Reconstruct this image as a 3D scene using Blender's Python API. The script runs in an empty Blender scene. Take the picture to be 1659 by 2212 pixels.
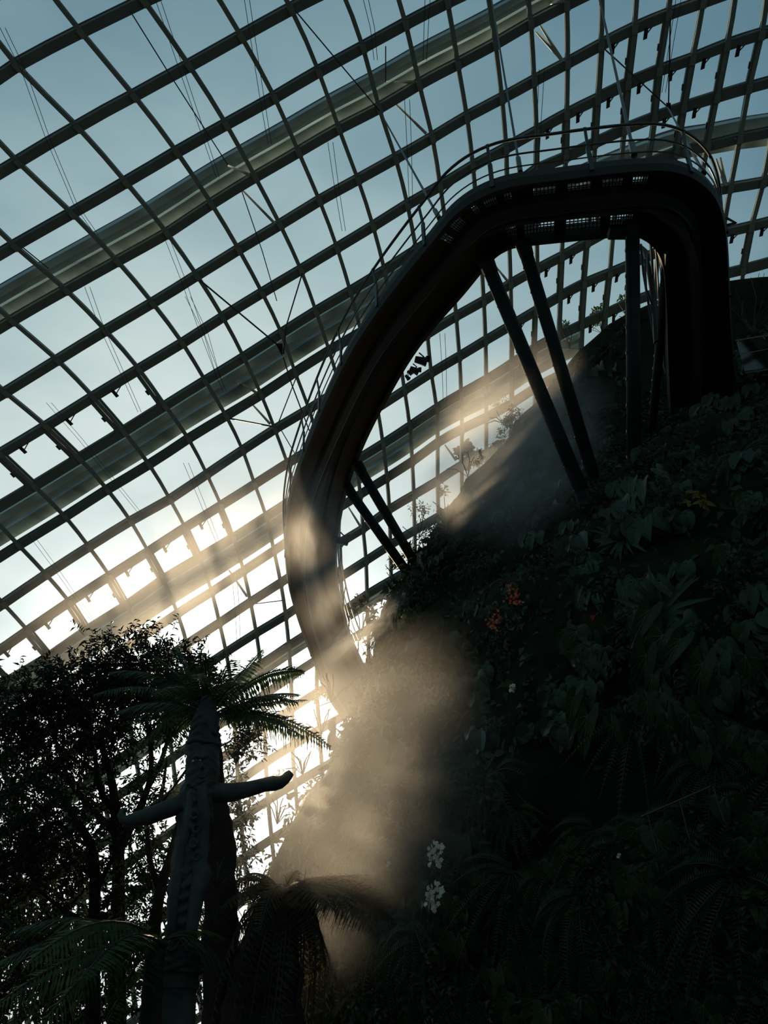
import bpy, bmesh, math, random
import numpy as np
from mathutils import Vector, noise
random.seed(7); rng = np.random.default_rng(7)
C = bpy.context.scene.collection
W_, H_ = 1659.0, 2212.0
PITCH = math.radians(32.0); VF = math.radians(62.0)
FOC = (H_/2)/math.tan(VF/2)
CAM = np.array([0.0, 0.0, 1.7])
cp, sp = math.cos(PITCH), math.sin(PITCH)

# ------------------------------------------------------------------ helpers
def ray(u, v):
    a = (u-W_/2)/FOC; b = (H_/2-v)/FOC
    d = np.array([a, cp - b*sp, sp + b*cp]); return d/np.linalg.norm(d)
def P(u, v, hd):                      # point seen in direction (u, v) at horizontal distance hd
    d = ray(u, v); return CAM + d*(hd/math.hypot(d[0], d[1]))
def PZ(u, v, z):
    d = ray(u, v); return CAM + d*((z-CAM[2])/d[2])
def unit(a):
    a = np.asarray(a, float); n = np.linalg.norm(a); return a/n if n > 1e-9 else a

def mesh_obj(name, V, F, mat=None, parent=None, smooth=False, mats=None, midx=None):
    me = bpy.data.meshes.new(name)
    me.from_pydata([tuple(map(float, v)) for v in V], [], [tuple(map(int, f)) for f in F])
    for m in (mats or ([mat] if mat else [])): me.materials.append(m)
    if midx is not None: me.polygons.foreach_set('material_index', np.asarray(midx, dtype=np.int32))
    if smooth: me.polygons.foreach_set('use_smooth', [True]*len(me.polygons))
    me.update()
    o = bpy.data.objects.new(name, me); C.objects.link(o)
    if parent is not None: o.parent = parent
    return o
def tag(o, label, cat, group=None, kind=None):
    if label: o['label'] = label
    if cat: o['category'] = cat
    if group: o['group'] = group
    if kind: o['kind'] = kind
    return o
def struct(o): o['kind'] = 'structure'; return o
def thing(name, label, cat, group=None, loc=(0,0,0)):
    o = bpy.data.objects.new(name, None); C.objects.link(o); o.location = tuple(map(float, loc)); o.empty_display_size = .2
    bpy.context.view_layer.update() if False else None
    return tag(o, label, cat, group)
def part(name, mb, mat, parent, smooth=False, world=True):
    """mb in world coordinates; shifted into the parent's frame"""
    V = np.asarray(mb.V, float)
    if world and parent is not None: V = V - np.array(parent.location)[None, :]
    return mesh_obj(name, V, mb.F, mat, parent, smooth)
def copy_tree(o, parent=None):
    c = o.copy(); C.objects.link(c); c.parent = parent
    for ch in list(o.children): copy_tree(ch, c)
    return c

class MB:
    def __init__(s): s.V = []; s.F = []
    def add(s, V, F):
        n = len(s.V); s.V.extend([tuple(v) for v in V]); s.F.extend([tuple(i+n for i in f) for f in F]); return s
    def box(s, c, hx, hy, hz, ax=None):
        ax = np.eye(3) if ax is None else np.asarray(ax); c = np.asarray(c, float); V = []
        for x in (-1, 1):
            for y in (-1, 1):
                for z in (-1, 1): V.append(c + x*hx*ax[0] + y*hy*ax[1] + z*hz*ax[2])
        return s.add(V, [(0,1,3,2),(4,6,7,5),(0,4,5,1),(2,3,7,6),(0,2,6,4),(1,5,7,3)])
    def bar(s, a, b, w, d, up=(0,0,1)):
        a = np.asarray(a, float); b = np.asarray(b, float); t = unit(b-a); sd = unit(np.cross(t, up)); u = np.cross(sd, t)
        return s.box((a+b)/2, np.linalg.norm(b-a)/2, w/2, d/2, [t, sd, u])
    def tube(s, pts, r, n=8, cap=True, squash=None):
        pts = [np.asarray(p, float) for p in pts]; m = len(pts)
        if m < 2: return s
        rr = r if hasattr(r, '__len__') else [r]*m
        t0 = unit(pts[1]-pts[0]); ref = np.array([0,0,1.]) if abs(t0[2]) < .9 else np.array([1.,0,0])
        u = unit(np.cross(t0, ref)); V = []
        for k in range(m):
            t = unit(pts[min(k+1, m-1)]-pts[max(k-1, 0)])
            u = unit(u - t*np.dot(u, t)); w = np.cross(t, u)
            for q in range(n):
                a = 2*math.pi*q/n; V.append(pts[k] + rr[k]*(math.cos(a)*u + math.sin(a)*w))
        F = [(k*n+q, k*n+(q+1)%n, (k+1)*n+(q+1)%n, (k+1)*n+q) for k in range(m-1) for q in range(n)]
        if cap: F += [tuple(range(n))[::-1], tuple((m-1)*n+q for q in range(n))]
        return s.add(V, F)
    def sweep(s, rings, closed=True, cap=True):      # rings: list of equal-length loops of points
        n = len(rings[0]); V = [p for r_ in rings for p in r_]; F = []
        for k in range(len(rings)-1):
            for q in range(n if closed else n-1):
                F.append((k*n+q, k*n+(q+1)%n, (k+1)*n+(q+1)%n, (k+1)*n+q))
        if cap and closed: F += [tuple(range(n))[::-1], tuple((len(rings)-1)*n+q for q in range(n))]
        return s.add(V, F)
    def ball(s, c, r, n=8, m=6, sq=(1,1,1)):
        c = np.asarray(c, float); rings = []
        for k in range(m+1):
            a = math.pi*k/m; rr = max(math.sin(a), .02)
            rings.append([c + np.array([sq[0]*r*rr*math.cos(2*math.pi*q/n), sq[1]*r*rr*math.sin(2*math.pi*q/n), sq[2]*r*math.cos(a)]) for q in range(n)])
        return s.sweep(rings)

# ------------------------------------------------------------------ materials
def new_mat(name):
    m = bpy.data.materials.new(name); m.use_nodes = True; return m, m.node_tree, m.node_tree.nodes['Principled BSDF']
def surf(name, col, col2=None, scale=4.0, rough=.6, metal=0.0, bump=0.0, trans=0.0, spec=.5, coords='Object', stretch=None, contrast=(.35,.65), detail=4):
    m, nt, b = new_mat(name)
    b.inputs['Roughness'].default_value = rough; b.inputs['Metallic'].default_value = metal
    b.inputs['Specular IOR Level'].default_value = spec
    tc = nt.nodes.new('ShaderNodeTexCoord'); src = tc.outputs[coords]
    if stretch:
        mp = nt.nodes.new('ShaderNodeMapping'); mp.inputs['Scale'].default_value = stretch
        nt.links.new(src, mp.inputs[0]); src = mp.outputs[0]
    nz = nt.nodes.new('ShaderNodeTexNoise'); nz.inputs['Scale'].default_value = scale; nz.inputs['Detail'].default_value = detail
    nt.links.new(src, nz.inputs['Vector'])
    cr = nt.nodes.new('ShaderNodeValToRGB')
    cr.color_ramp.elements[0].position = contrast[0]; cr.color_ramp.elements[1].position = contrast[1]
    cr.color_ramp.elements[0].color = (*col, 1); cr.color_ramp.elements[1].color = (*(col2 or col), 1)
    nt.links.new(nz.outputs['Fac'], cr.inputs[0]); nt.links.new(cr.outputs[0], b.inputs['Base Color'])
    if bump:
        bp = nt.nodes.new('ShaderNodeBump'); bp.inputs['Strength'].default_value = bump; bp.inputs['Distance'].default_value = .03
        nt.links.new(nz.outputs['Fac'], bp.inputs['Height']); nt.links.new(bp.outputs[0], b.inputs['Normal'])
    if trans:
        tr = nt.nodes.new('ShaderNodeBsdfTranslucent'); nt.links.new(cr.outputs[0], tr.inputs[0])
        mx = nt.nodes.new('ShaderNodeMixShader'); mx.inputs[0].default_value = trans
        out = nt.nodes['Material Output']
        nt.links.new(b.outputs[0], mx.inputs[1]); nt.links.new(tr.outputs[0], mx.inputs[2]); nt.links.new(mx.outputs[0], out.inputs[0])
    return m
M = {}
M['steel']   = surf('painted_steel', (.17,.215,.215), (.21,.25,.245), 1.2, .5)
M['steel_b'] = surf('painted_steel_rib', (.26,.32,.31), (.33,.38,.36), .8, .4)
M['dark']    = surf('dark_steel', (.018,.022,.022), (.026,.03,.03), 2, .45)
M['cable']   = surf('cable_steel', (.08,.09,.09), None, 3, .4, .6)
M['fl_pale'] = surf('arch_pale_skylit', (.48,.64,.72), (.54,.70,.78), 1.5, .5)  # sky light and outside haze put into the flange colour
M['fl_web']  = surf('arch_web_dark', (.035,.05,.06), (.07,.09,.095), .6, .6, detail=8)  # darker tone for the web strip
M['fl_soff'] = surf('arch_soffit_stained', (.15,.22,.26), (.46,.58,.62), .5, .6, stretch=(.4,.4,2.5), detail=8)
M['strut']   = surf('white_strut_paint', (.55,.57,.52), None, 3, .4)
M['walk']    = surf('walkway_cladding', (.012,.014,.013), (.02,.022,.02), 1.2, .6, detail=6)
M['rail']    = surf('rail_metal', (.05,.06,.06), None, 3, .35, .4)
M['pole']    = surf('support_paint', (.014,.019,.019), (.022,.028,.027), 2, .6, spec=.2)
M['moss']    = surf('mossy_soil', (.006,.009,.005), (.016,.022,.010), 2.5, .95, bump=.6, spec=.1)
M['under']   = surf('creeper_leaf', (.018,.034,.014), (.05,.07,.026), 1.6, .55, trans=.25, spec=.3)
M['leafA']   = surf('broad_leaf', (.018,.045,.022), (.035,.075,.038), 3, .38, trans=.2, spec=.4)
M['vein']    = surf('pale_vein', (.10,.16,.09), None, 3, .5)
M['leafB']   = surf('small_leaf', (.020,.036,.014), (.05,.07,.026), 3, .5, trans=.3, spec=.3)
M['yleaf']   = surf('yellow_leaf', (.22,.19,.03), (.30,.17,.03), 8, .5, trans=.3)
M['fern']    = surf('fern_green', (.022,.05,.022), (.05,.095,.034), 3, .55, trans=.3, spec=.3)
M['dryfern'] = surf('dry_fern', (.035,.026,.012), (.065,.052,.022), 3, .7, trans=.3)
M['stem']    = surf('plant_stem', (.02,.022,.012), (.035,.034,.018), 6, .7)
M['bark']    = surf('bark', (.016,.013,.010), (.034,.028,.02), 5, .85, bump=.8, spec=.2)
M['tleaf']   = surf('tree_leaf', (.010,.019,.010), (.022,.034,.014), 2.0, .45, trans=.25, spec=.35)
M['carve']   = surf('weathered_carved_timber', (.03,.033,.031), (.072,.078,.073), 6, .7, bump=.9, stretch=(1,1,.5), detail=8)
M['white']   = surf('white_petal', (.93,.90,.72), (.95,.93,.8), 9, .5, trans=.12)
M['red']     = surf('red_petal', (.85,.14,.07), (.9,.25,.12), 9, .5, trans=.3)
M['pink']    = surf('dark_red_petal', (.6,.05,.04), None, 9, .5, trans=.3)
M['ground']  = surf('ground_soil', (.02,.018,.012), (.04,.036,.025), 1, .9)

def glass_mat():
    m, nt, b = new_mat('window_glass'); nt.nodes.remove(b)
    tr = nt.nodes.new('ShaderNodeBsdfTransparent'); tr.inputs[0].default_value = (.93,.965,.96,1)
    gl = nt.nodes.new('ShaderNodeBsdfGlossy'); gl.inputs['Roughness'].default_value = .04; gl.inputs[0].default_value = (.9,.95,.95,1)
    fr = nt.nodes.new('ShaderNodeFresnel'); fr.inputs[0].default_value = 1.35
    mx = nt.nodes.new('ShaderNodeMixShader'); nt.links.new(fr.outputs[0], mx.inputs[0])
    nt.links.new(tr.outputs[0], mx.inputs[1]); nt.links.new(gl.outputs[0], mx.inputs[2])
    nt.links.new(mx.outputs[0], nt.nodes['Material Output'].inputs[0]); return m
M['glass'] = glass_mat()

# ------------------------------------------------------------------ glazed shell: nodes of the steel grid
NODES = []
def crop(ox, oy, rows):
    for j, lst in rows.items():
        for (i, x, y) in lst: NODES.append((i, j, ox + x/2.765, oy + y/2.765))
crop(0, 0, {1:[(5,95,385),(6,480,185),(7,860,0)], 2:[(4,105,965),(5,465,755),(6,800,570),(7,1130,390),(8,1440,215)],
            3:[(3,85,1465),(4,430,1270),(5,750,1085),(6,1055,905),(7,1350,740),(8,1640,580)]})
crop(0, 500, {4:[(2,70,530),(3,395,345),(4,700,175),(5,1000,10)], 5:[(1,30,960),(2,345,765),(3,630,590),(4,910,425),(5,1175,260),(6,1425,105)],
              6:[(0,0,1325),(1,275,1160),(2,555,985),(3,830,820),(4,1090,665),(5,1330,510),(6,1565,365)],
              7:[(0,205,1520),(1,475,1355),(2,740,1195),(3,985,1040),(4,1225,890),(5,1455,750)],
              8:[(1,640,1540),(2,890,1390),(3,1125,1235),(4,1350,1100),(5,1560,975)], 9:[(2,1015,1600),(3,1235,1450),(4,1450,1305),(5,1640,1180)],
              10:[(3,1320,1635),(4,1520,1510)]})
crop(500, 0, {2:[(9,355,50)], 3:[(9,520,425),(10,785,280),(11,1040,140),(12,1290,10)],
              4:[(7,140,1055),(8,400,905),(9,640,765),(10,880,645),(11,1120,500),(12,1350,380),(13,1575,260)],
              5:[(7,290,1340),(8,525,1195),(9,755,1070),(10,980,945),(11,1200,820),(12,1405,695),(13,1615,585)],
              6:[(7,415,1610),(8,630,1480),(9,845,1350),(10,1050,1220),(11,1245,1110),(12,1440,990),(13,1640,885)]})
crop(400, 500, {7:[(6,575,605),(7,780,475),(8,985,355),(9,1190,230)], 8:[(6,655,840),(7,860,710),(8,1050,600)], 9:[(6,740,1060)], 10:[(5,610,1385)]})
crop(1059, 0, {4:[(14,240,135),(15,455,25)], 5:[(14,260,480),(15,460,375),(16,660,265),(17,860,165),(18,1062,82),(19,1270,10)],
               6:[(14,275,785),(15,455,680),(16,640,590),(17,820,500),(18,1007,420),(19,1205,350),(20,1412,265),(21,1620,200)],
               7:[(14,270,1010),(15,450,937),(16,625,850),(17,800,770),(18,980,700),(19,1152,640),(20,1353,578),(21,1542,522)],
               8:[(19,1110,905),(20,1295,872),(21,1490,820)], 9:[(21,1432,1120),(22,1630,1088)], 10:[(21,1388,1388),(22,1558,1350)], 11:[(22,1508,1610)]})
crop(900, 500, {9:[(11,235,505),(12,400,415),(13,560,312),(14,720,225),(15,865,150),(16,1020,65)],
                10:[(10,85,845),(11,255,745),(12,410,650),(13,565,560),(14,712,473),(15,855,385),(16,1000,308),(17,1155,247),(18,1270,200)],
                11:[(10,120,1055),(11,265,968),(12,415,885),(13,565,790),(14,705,695),(15,848,622),(16,985,558),(17,1125,492),(18,1265,425)],
                12:[(10,125,1260),(11,270,1180),(12,415,1110),(13,565,1030)], 13:[(10,125,1490),(11,268,1395)]})
crop(400, 1000, {12:[(9,1355,-8),(8,1205,88),(7,1045,187)], 13:[(9,1365,190),(8,1220,275),(7,1060,395),(6,925,475)],
                 14:[(8,1225,490),(7,1080,583),(6,928,680)], 15:[(8,1230,700),(7,1085,785),(6,945,885)]})
crop(0, 1000, {8:[(-1,110,490),(0,390,320)], 9:[(-2,20,840),(-1,275,665),(0,530,500),(1,780,345)],
               10:[(-3,-80,1170),(-2,165,1000),(-1,415,830),(0,655,675),(1,885,530),(2,1105,385)],
               11:[(-3,45,1300),(-2,295,1155),(-1,520,995),(0,755,850),(1,975,690),(2,1190,565),(3,1395,445),(4,1590,318)],
               12:[(0,855,1035),(1,1060,900),(2,1265,770),(3,1455,645),(4,1635,525)], 13:[(1,1115,1080),(2,1310,955),(3,1495,830),(4,1676,715)],
               14:[(2,1350,1130),(3,1530,1015),(4,1706,912)], 15:[(3,1556,1205),(4,1724,1090)]})
for (i, j, x, y) in [(4,17,631,1530),(5,17,684,1496),(4,18,631,1611),(3,18,574,1647),(2,18,514,1689),(5,18,690,1576),(4,16,628,1462)]: NODES.append((i, j, x, y))
ND = np.array(NODES, float)
def tps_fit(ij, val, lam=.1):
    n = len(ij); d = np.linalg.norm(ij[:,None]-ij[None], axis=2); K = np.where(d > 0, d*d*np.log(np.maximum(d, 1e-9)), 0) + lam*np.eye(n)
    Pm = np.c_[np.ones(n), ij]; A = np.zeros((n+3, n+3)); A[:n,:n] = K; A[:n,n:] = Pm; A[n:,:n] = Pm.T
    return np.linalg.solve(A, np.r_[val, np.zeros((3, val.shape[1]))])
IJ = ND[:, :2]; COEF = tps_fit(IJ, ND[:, 2:])
def grid_px(i, j):
    q = np.array([i, j], float); d = np.linalg.norm(IJ-q, axis=1); k = np.where(d > 0, d*d*np.log(np.maximum(d, 1e-9)), 0)
    r = k@COEF[:-3] + COEF[-3] + i*COEF[-2] + j*COEF[-1]; return r[0], r[1]
EC = np.array([8., 5., 0.]); EA = np.array([52., 62., 44.])
def shell(u, v, s=1.0):               # point of the ellipsoidal shell in that direction
    d = ray(u, v); A = EA*s; o = (CAM-EC)/A; q = d/A
    a = q@q; b = o@q; c = o@o-1; t = (-b+math.sqrt(b*b-a*c))/a; return CAM + d*t
def nrm(p): return unit((p-EC)/EA**2)
GP = {}
def G(i, j, s=1.0):
    k = (round(i, 3), round(j, 3), s)
    if k not in GP:
        u, v = grid_px(i, j); v = min(v, 2240.0); GP[k] = shell(u, v, s)
    return GP[k]
def beam_mb(pts, w, d, top=0.0):
    mb = MB(); rings = []
    for k, p in enumerate(pts):
        t = unit(pts[min(k+1, len(pts)-1)]-pts[max(k-1, 0)]); n = nrm(p); s_ = unit(np.cross(n, t))
        f = w*.5; th = .035      # H shaped section: two flanges and a web
        a0 = p + n*top; a1 = p - n*d
        rings.append([a0+s_*f, a0-s_*f, a0-s_*f-n*th*2, a0-s_*f*.8-n*th*2, a1-s_*f*.8+n*th, a1-s_*f+n*th, a1-s_*f, a1+s_*f, a1+s_*f+n*th, a1+s_*f*.8+n*th, a0+s_*f*.8-n*th*2, a0+s_*f-n*th*2])
    return mb.sweep(rings)
def span(fix, rng_, row):
    out = []
    for t in rng_:
        i, j = (t, fix) if row else (fix, t)
        u, v = grid_px(i, j)
        if -420 < u < 2080 and -420 < v < 2235: out.append(G(i, j))
    return out
VENT = {(i, 6) for i in (-1,0,1,2)} | {(i, 10) for i in range(-3, 3)} | {(17,5),(16,5)} | {(i, 6) for i in (14,15,16,17,18,19,20)} | {(19,7),(18,7)} \
     | {(14,9),(15,9),(15,10),(16,10),(17,10),(13,10),(16,11),(17,11),(13,11),(21,10),(22,10)}
n_trim = 0; n_win = 0
ILO, IHI, JLO, JHI = -9, 27, -4, 26
for j in range(JLO, JHI+1):
    pts = span(j, np.arange(ILO, IHI+.01, .5), True)
    if len(pts) > 3:
        n_trim += 1; struct(part('trim_%d' % n_trim, beam_mb(pts, .44, .24, .22), M['steel'], None))
for i in range(ILO, IHI+1):
    pts = span(i, np.arange(JLO, JHI+.01, .5), False)
    if len(pts) > 3:
        n_trim += 1; mb = beam_mb(pts, .20, .26, .20)
        for j in range(JLO, JHI+1):     # bolted joint under every crossing
            u, v = grid_px(i, j)
            if -300 < u < 1960 and -300 < v < 2235:
                p = G(i, j); n = nrm(p); t = unit(G(i, j+.3)-p); mb.box(p-n*.30, .2, .14, .03, [t, np.cross(n, t), n])
        struct(part('trim_%d' % n_trim, mb, M['steel_b'], None))
# panes strip by strip between two ribs
for i in range(ILO, IHI):
    V = []; F = []; idx = {}
    def vid(a, b):
        k = (round(a, 2), round(b, 2))
        if k not in idx: idx[k] = len(V); V.append(G(a, b))
        return idx[k]
    for j in range(JLO, JHI):
        cu, cv = grid_px(i+.5, j+.5)
        if not (-420 < cu < 2080 and -420 < cv < 2235) or (i, j) in VENT: continue
        for a in (0, .5):
            for b in (0, .5): F.append((vid(i+a, j+b), vid(i+a+.5, j+b), vid(i+a+.5, j+b+.5), vid(i+a, j+b+.5)))
    if F:
        n_win += 1; o = mesh_obj('window_%d' % n_win, V, F, M['glass'], None, True); struct(o)
# vent windows
def bil(a, b, c, d, x, y): return (a*(1-x)+b*x)*(1-y) + (d*(1-x)+c*x)*y
def vent(i, j, label, group):
    a, b, c, d = G(i, j), G(i+1, j), G(i+1, j+1), G(i, j+1); ctr = (a+b+c+d)/4; n = nrm(ctr)
    t = thing('roof_vent', label, 'vent window', group, ctr)
    x0, x1, y0, y1 = .07, .92, .07, .90
    q = lambda x, y, h=0: bil(a, b, c, d, x, y) - n*h
    f = MB()
    for (p0, p1) in (((x0,y0),(x1,y0)),((x1,y0),(x1,y1)),((x1,y1),(x0,y1)),((x0,y1),(x0,y0))):
        wd = .22 if p0[0] == p1[0] == x1 or p0[1] == p1[1] == y1 else .12
        f.bar(q(*p0, .12), q(*p1, .12), wd, .22, n)
    part('frame', f, M['steel'], t)
    h = .55
    g = MB(); w4 = [q(x0,y0,.1), q(x1,y0,.1), q(x1,y1,.1), q(x0,y1,.1)]; g.add(w4, [(0,1,2,3)])
    part('pane', g, M['glass'], t)
    ex = unit(b-a); ey = unit(d-a)
    k = MB(); p = q(.36, y0, .12); k.box(p+ey*.22-n*.1, .09, .24, .05, [ex, ey, n]); part('bracket', k, M['dark'], t)
    k = MB(); k.tube([p+ey*.30-n*.1, q(.60, y0-.02, .2)], .03, 5); part('stay_arm', k, M['dark'], t)
    k = MB(); k.box(q(x1-.03, .52, .16), .13, .14, .06, [ex, ey, n]); part('hinge', k, M['dark'], t)
    k = MB(); k.tube([q(.98, .68, .15), q(.80, .97, .15)], .035, 5); k.box(q(.93,.78,.16), .1, .1, .05, [ex, ey, n]); part('actuator', k, M['dark'], t)
vl = {6:('upper left row of vents in the glass wall', 'row of vents at the upper left of the glass wall'), 10:('lower left row of vents above the leafy trees', 'row of vents above the leafy trees')}
for (i, j) in sorted(VENT):
    if i < 5: lab, grp = 'dark framed vent window in the ' + vl[j][0], vl[j][1]
    elif j <= 7: lab, grp = 'dark framed vent window in the roof glazing above the curved walkway', 'vents in the glazing above the walkway'
    elif i >= 21: lab, grp = 'dark framed vent window to the right of the walkway bend', 'vents right of the walkway bend'
    else: lab, grp = 'dark framed vent window seen between the tall slanted supports', 'vents seen between the slanted supports'
    vent(i, j, lab, grp)

# arches of the outer structure, seen through the glass
def arch(cut, label):
    t = thing('outer_arch', label, 'arch', 'arches outside the glass')
    names = ('top_flange', 'web', 'bottom_flange')
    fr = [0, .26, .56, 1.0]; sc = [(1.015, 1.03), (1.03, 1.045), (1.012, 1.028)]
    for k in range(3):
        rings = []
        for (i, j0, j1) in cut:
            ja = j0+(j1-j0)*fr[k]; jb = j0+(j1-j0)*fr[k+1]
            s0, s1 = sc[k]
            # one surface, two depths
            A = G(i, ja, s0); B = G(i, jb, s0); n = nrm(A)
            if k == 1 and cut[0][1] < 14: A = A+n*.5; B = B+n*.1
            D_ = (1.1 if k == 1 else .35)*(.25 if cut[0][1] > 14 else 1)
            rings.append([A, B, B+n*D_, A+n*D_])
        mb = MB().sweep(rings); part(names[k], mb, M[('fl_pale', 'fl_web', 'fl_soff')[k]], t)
    return t
def cutline(i0, i1, f):
    return [(i, *f(i)) for i in np.arange(i0, i1+.01, .5)]
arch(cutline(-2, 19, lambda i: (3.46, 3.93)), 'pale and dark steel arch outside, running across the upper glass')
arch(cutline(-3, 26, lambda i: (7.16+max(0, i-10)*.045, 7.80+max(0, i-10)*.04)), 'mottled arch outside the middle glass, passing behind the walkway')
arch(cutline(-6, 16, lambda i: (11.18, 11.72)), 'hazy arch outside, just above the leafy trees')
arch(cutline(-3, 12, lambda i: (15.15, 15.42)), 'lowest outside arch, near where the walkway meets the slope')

# struts tying glass grid to arches
def strut(prs, label):
    t = thing('arch_strut', label, 'strut', 'pale struts under the arches')
    for (a, b, sa) in prs:
        pa = shell(*a, sa); pb = shell(*b, .995)
        part('rod', MB().tube([pa, pb], [.05, .085], 6), M['strut'], t)
strut([((493,358),(540,378),1.02),((525,412),(593,482),1.01)], 'pale strut pair below the upper arch, left of the sagging cables')
strut([((833,177),(896,177),1.02),((854,224),(921,289),1.01)], 'pale strut pair below the upper arch at top centre')
strut([((1176,11),(1214,3),1.02),((1158,69),(1214,130),1.01),((1166,54),(1214,130),1.01)], 'pale strut trio at the top right end of the upper arch')
strut([((541,869),(584,916),1.01),((512,822),(555,849),1.02)], 'pale strut pair under the middle arch, left of the walkway')
strut([((494,1231),(534,1289),1.01),((490,1202),(516,1214),1.02)], 'pale strut pair in the sunlit haze left of the walkway')
strut([((1547,343),(1566,400),1.01),((1556,340),(1569,402),1.01),((1556,326),(1590,298),1.02)], 'pale strut trio right of the walkway bend')
strut([((1068,572),(1097,608),1.01)], 'single pale strut just under the walkway beside the tall support')
strut([((961,961),(985,994),1.01)], 'single pale strut above the leafy bush on the slope')
strut([((753,1096),(778,1136),1.01)], 'single pale strut beside the paired lower supports')

# cables inside the shell
def cable(pts, label, r=.035, s=.985, name='steel_cable', group=None, fittings=()):
    P3 = [shell(*q, s) if len(q) == 2 else P(*q) for q in pts]
    mb = MB().tube(P3, r, 5)
    for k in fittings: mb.ball(P3[k], r*4, 6, 4)
    o = part(name, mb, M['cable'], None); tag(o, label, 'cable', group); return o
Z0 = 16.5
def P3(u, v, z): return PZ(u, v, z)
def cable3(pa, pts_s, pb, label, r=.03):
    pl = ([pa] if pa is not None else []) + [shell(*q, .985) for q in pts_s] + ([pb] if pb is not None else [])
    mb = MB().tube(pl, r, 5)
    if pb is not None: mb.tube([pb+unit(pl[-2]-pb)*.9, pb], r*1.9, 6)
    o = part('steel_cable', mb, M['cable'], None); tag(o, label, 'cable'); return o

# ------------------------------------------------------------------ elevated walkway
PAIRS = [((738,1540),(830,1525)),((700,1480),(790,1460)),((672,1405),(758,1390)),((648,1340),(740,1330)),((626,1265),(728,1270)),((617,1190),(725,1205)),
 ((617,1120),(733,1140)),((628,1050),(747,1075)),((650,980),(768,1010)),((682,895),(800,935)),((718,812),(845,850)),((760,730),(893,770)),
 ((815,645),(945,702)),((875,565),(1000,640)),((930,497),(1045,585)),((975,442),(1068,560)),((1030,402),(1090,545)),((1100,376),(1120,535)),
 ((1200,362),(1200,526)),((1300,349),(1300,516)),((1390,341),(1366,512)),((1450,343),(1392,520)),((1500,362),(1410,534)),((1540,400),(1424,552)),
 ((1560,455),(1433,580)),((1567,520),(1438,625)),((1571,600),(1441,685)),((1576,700),(1443,755)),((1584,800),(1446,830)),((1592,880),(1450,895))]
OUT = [PZ(*a, 16.86) for a, b in PAIRS]; INN = [PZ(*b, 16.45) for a, b in PAIRS]
def catmull(pts, k=4):
    pts = [np.asarray(p, float) for p in pts]; o = []
    for q in range(len(pts)-1):
        p0, p1, p2, p3 = pts[max(q-1,0)], pts[q], pts[q+1], pts[min(q+2, len(pts)-1)]
        for s in range(k):
            t = s/k; o.append(.5*((2*p1)+(-p0+p2)*t+(2*p0-5*p1+4*p2-p3)*t*t+(-p0+3*p1-3*p2+p3)*t**3))
    o.append(pts[-1]); return o
def setz(p, z): return np.array([p[0], p[1], z])
OO = catmull(OUT, 4); II = catmull(INN, 4); NS = len(OO)
UU = [unit(setz(o-i, 0)) for o, i in zip(OO, II)]
walk = thing('elevated_walkway', 'dark curved elevated walkway sweeping overhead on slanted supports', 'walkway', None, setz(OO[60], 16.45))
def prof(k, lst, side='o'):
    out = []
    for (base, off, z) in lst:
        p = OO[k] if base == 'o' else II[k]; out.append(setz(p + UU[k]*(off if base == 'o' else off), z))
    return out
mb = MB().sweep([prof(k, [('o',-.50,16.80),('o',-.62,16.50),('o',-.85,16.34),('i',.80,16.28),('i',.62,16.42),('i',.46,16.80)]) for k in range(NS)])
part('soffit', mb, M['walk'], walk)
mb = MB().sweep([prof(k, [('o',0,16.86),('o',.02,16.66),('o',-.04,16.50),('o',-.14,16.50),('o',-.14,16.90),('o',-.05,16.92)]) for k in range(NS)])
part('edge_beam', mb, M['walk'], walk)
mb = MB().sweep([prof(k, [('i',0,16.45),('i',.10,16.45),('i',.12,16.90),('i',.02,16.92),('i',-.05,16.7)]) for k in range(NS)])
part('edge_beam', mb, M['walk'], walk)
# perforated floor strips between soffit and edge beams
def grating(k0, k1, base):
    a0, a1 = (-.15, -.52) if base == 'o' else (.11, .48)
    g = MB(); s0 = OO if base == 'o' else II
    A, B = setz(s0[k0]+UU[k0]*a0, 16.74), setz(s0[k1]+UU[k1]*a0, 16.74); D_, C_ = setz(s0[k0]+UU[k0]*a1, 16.74), setz(s0[k1]+UU[k1]*a1, 16.74)
    L = np.linalg.norm(B-A); n = max(3, int(L/.085))
    for q in range(n+1):
        t = q/n; g.bar(A*(1-t)+B*t, D_*(1-t)+C_*t, .022, .02)
    for q in range(5):
        t = q/4; g.bar(A*(1-t)+D_*t, B*(1-t)+C_*t, .022, .02)
    part('floor_grating', g, M['rail'], walk)
for base in ('o', 'i'):
    sb = MB(); s0 = OO if base == 'o' else II; a0, a1 = (-.13, -.53) if base == 'o' else (.10, .50)
    for k in range(NS):
        open_ = k < NS-1 and ((k % 3 != 0 and 56 <= k <= 80 and k % 7 != 5) if base == 'o' else (66 <= k <= 80 and k % 4 != 0))
        if open_ or k == NS-1:
            if sb.V: part('side_plate', sb, M['walk'], walk); sb = MB()
            if open_: grating(k, k+1, base)
            continue
        r0, r1 = [[setz(s0[q]+UU[q]*a0, 16.76), setz(s0[q]+UU[q]*a1, 16.76), setz(s0[q]+UU[q]*a1, 16.72), setz(s0[q]+UU[q]*a0, 16.72)] for q in (k, k+1)]
        if sb.V: n_ = len(sb.V); sb.V += [tuple(v) for v in r1]; sb.F += [(n_-4+q, n_-4+(q+1)%4, n_+(q+1)%4, n_+q) for q in range(4)]
        else: sb.sweep([r0, r1], cap=False)
# soffit seam lines
mb = MB().tube([setz(OO[k]-UU[k]*.75, 16.36) for k in range(NS)], .018, 4); part('seam_strip', mb, M['rail'], walk)
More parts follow.
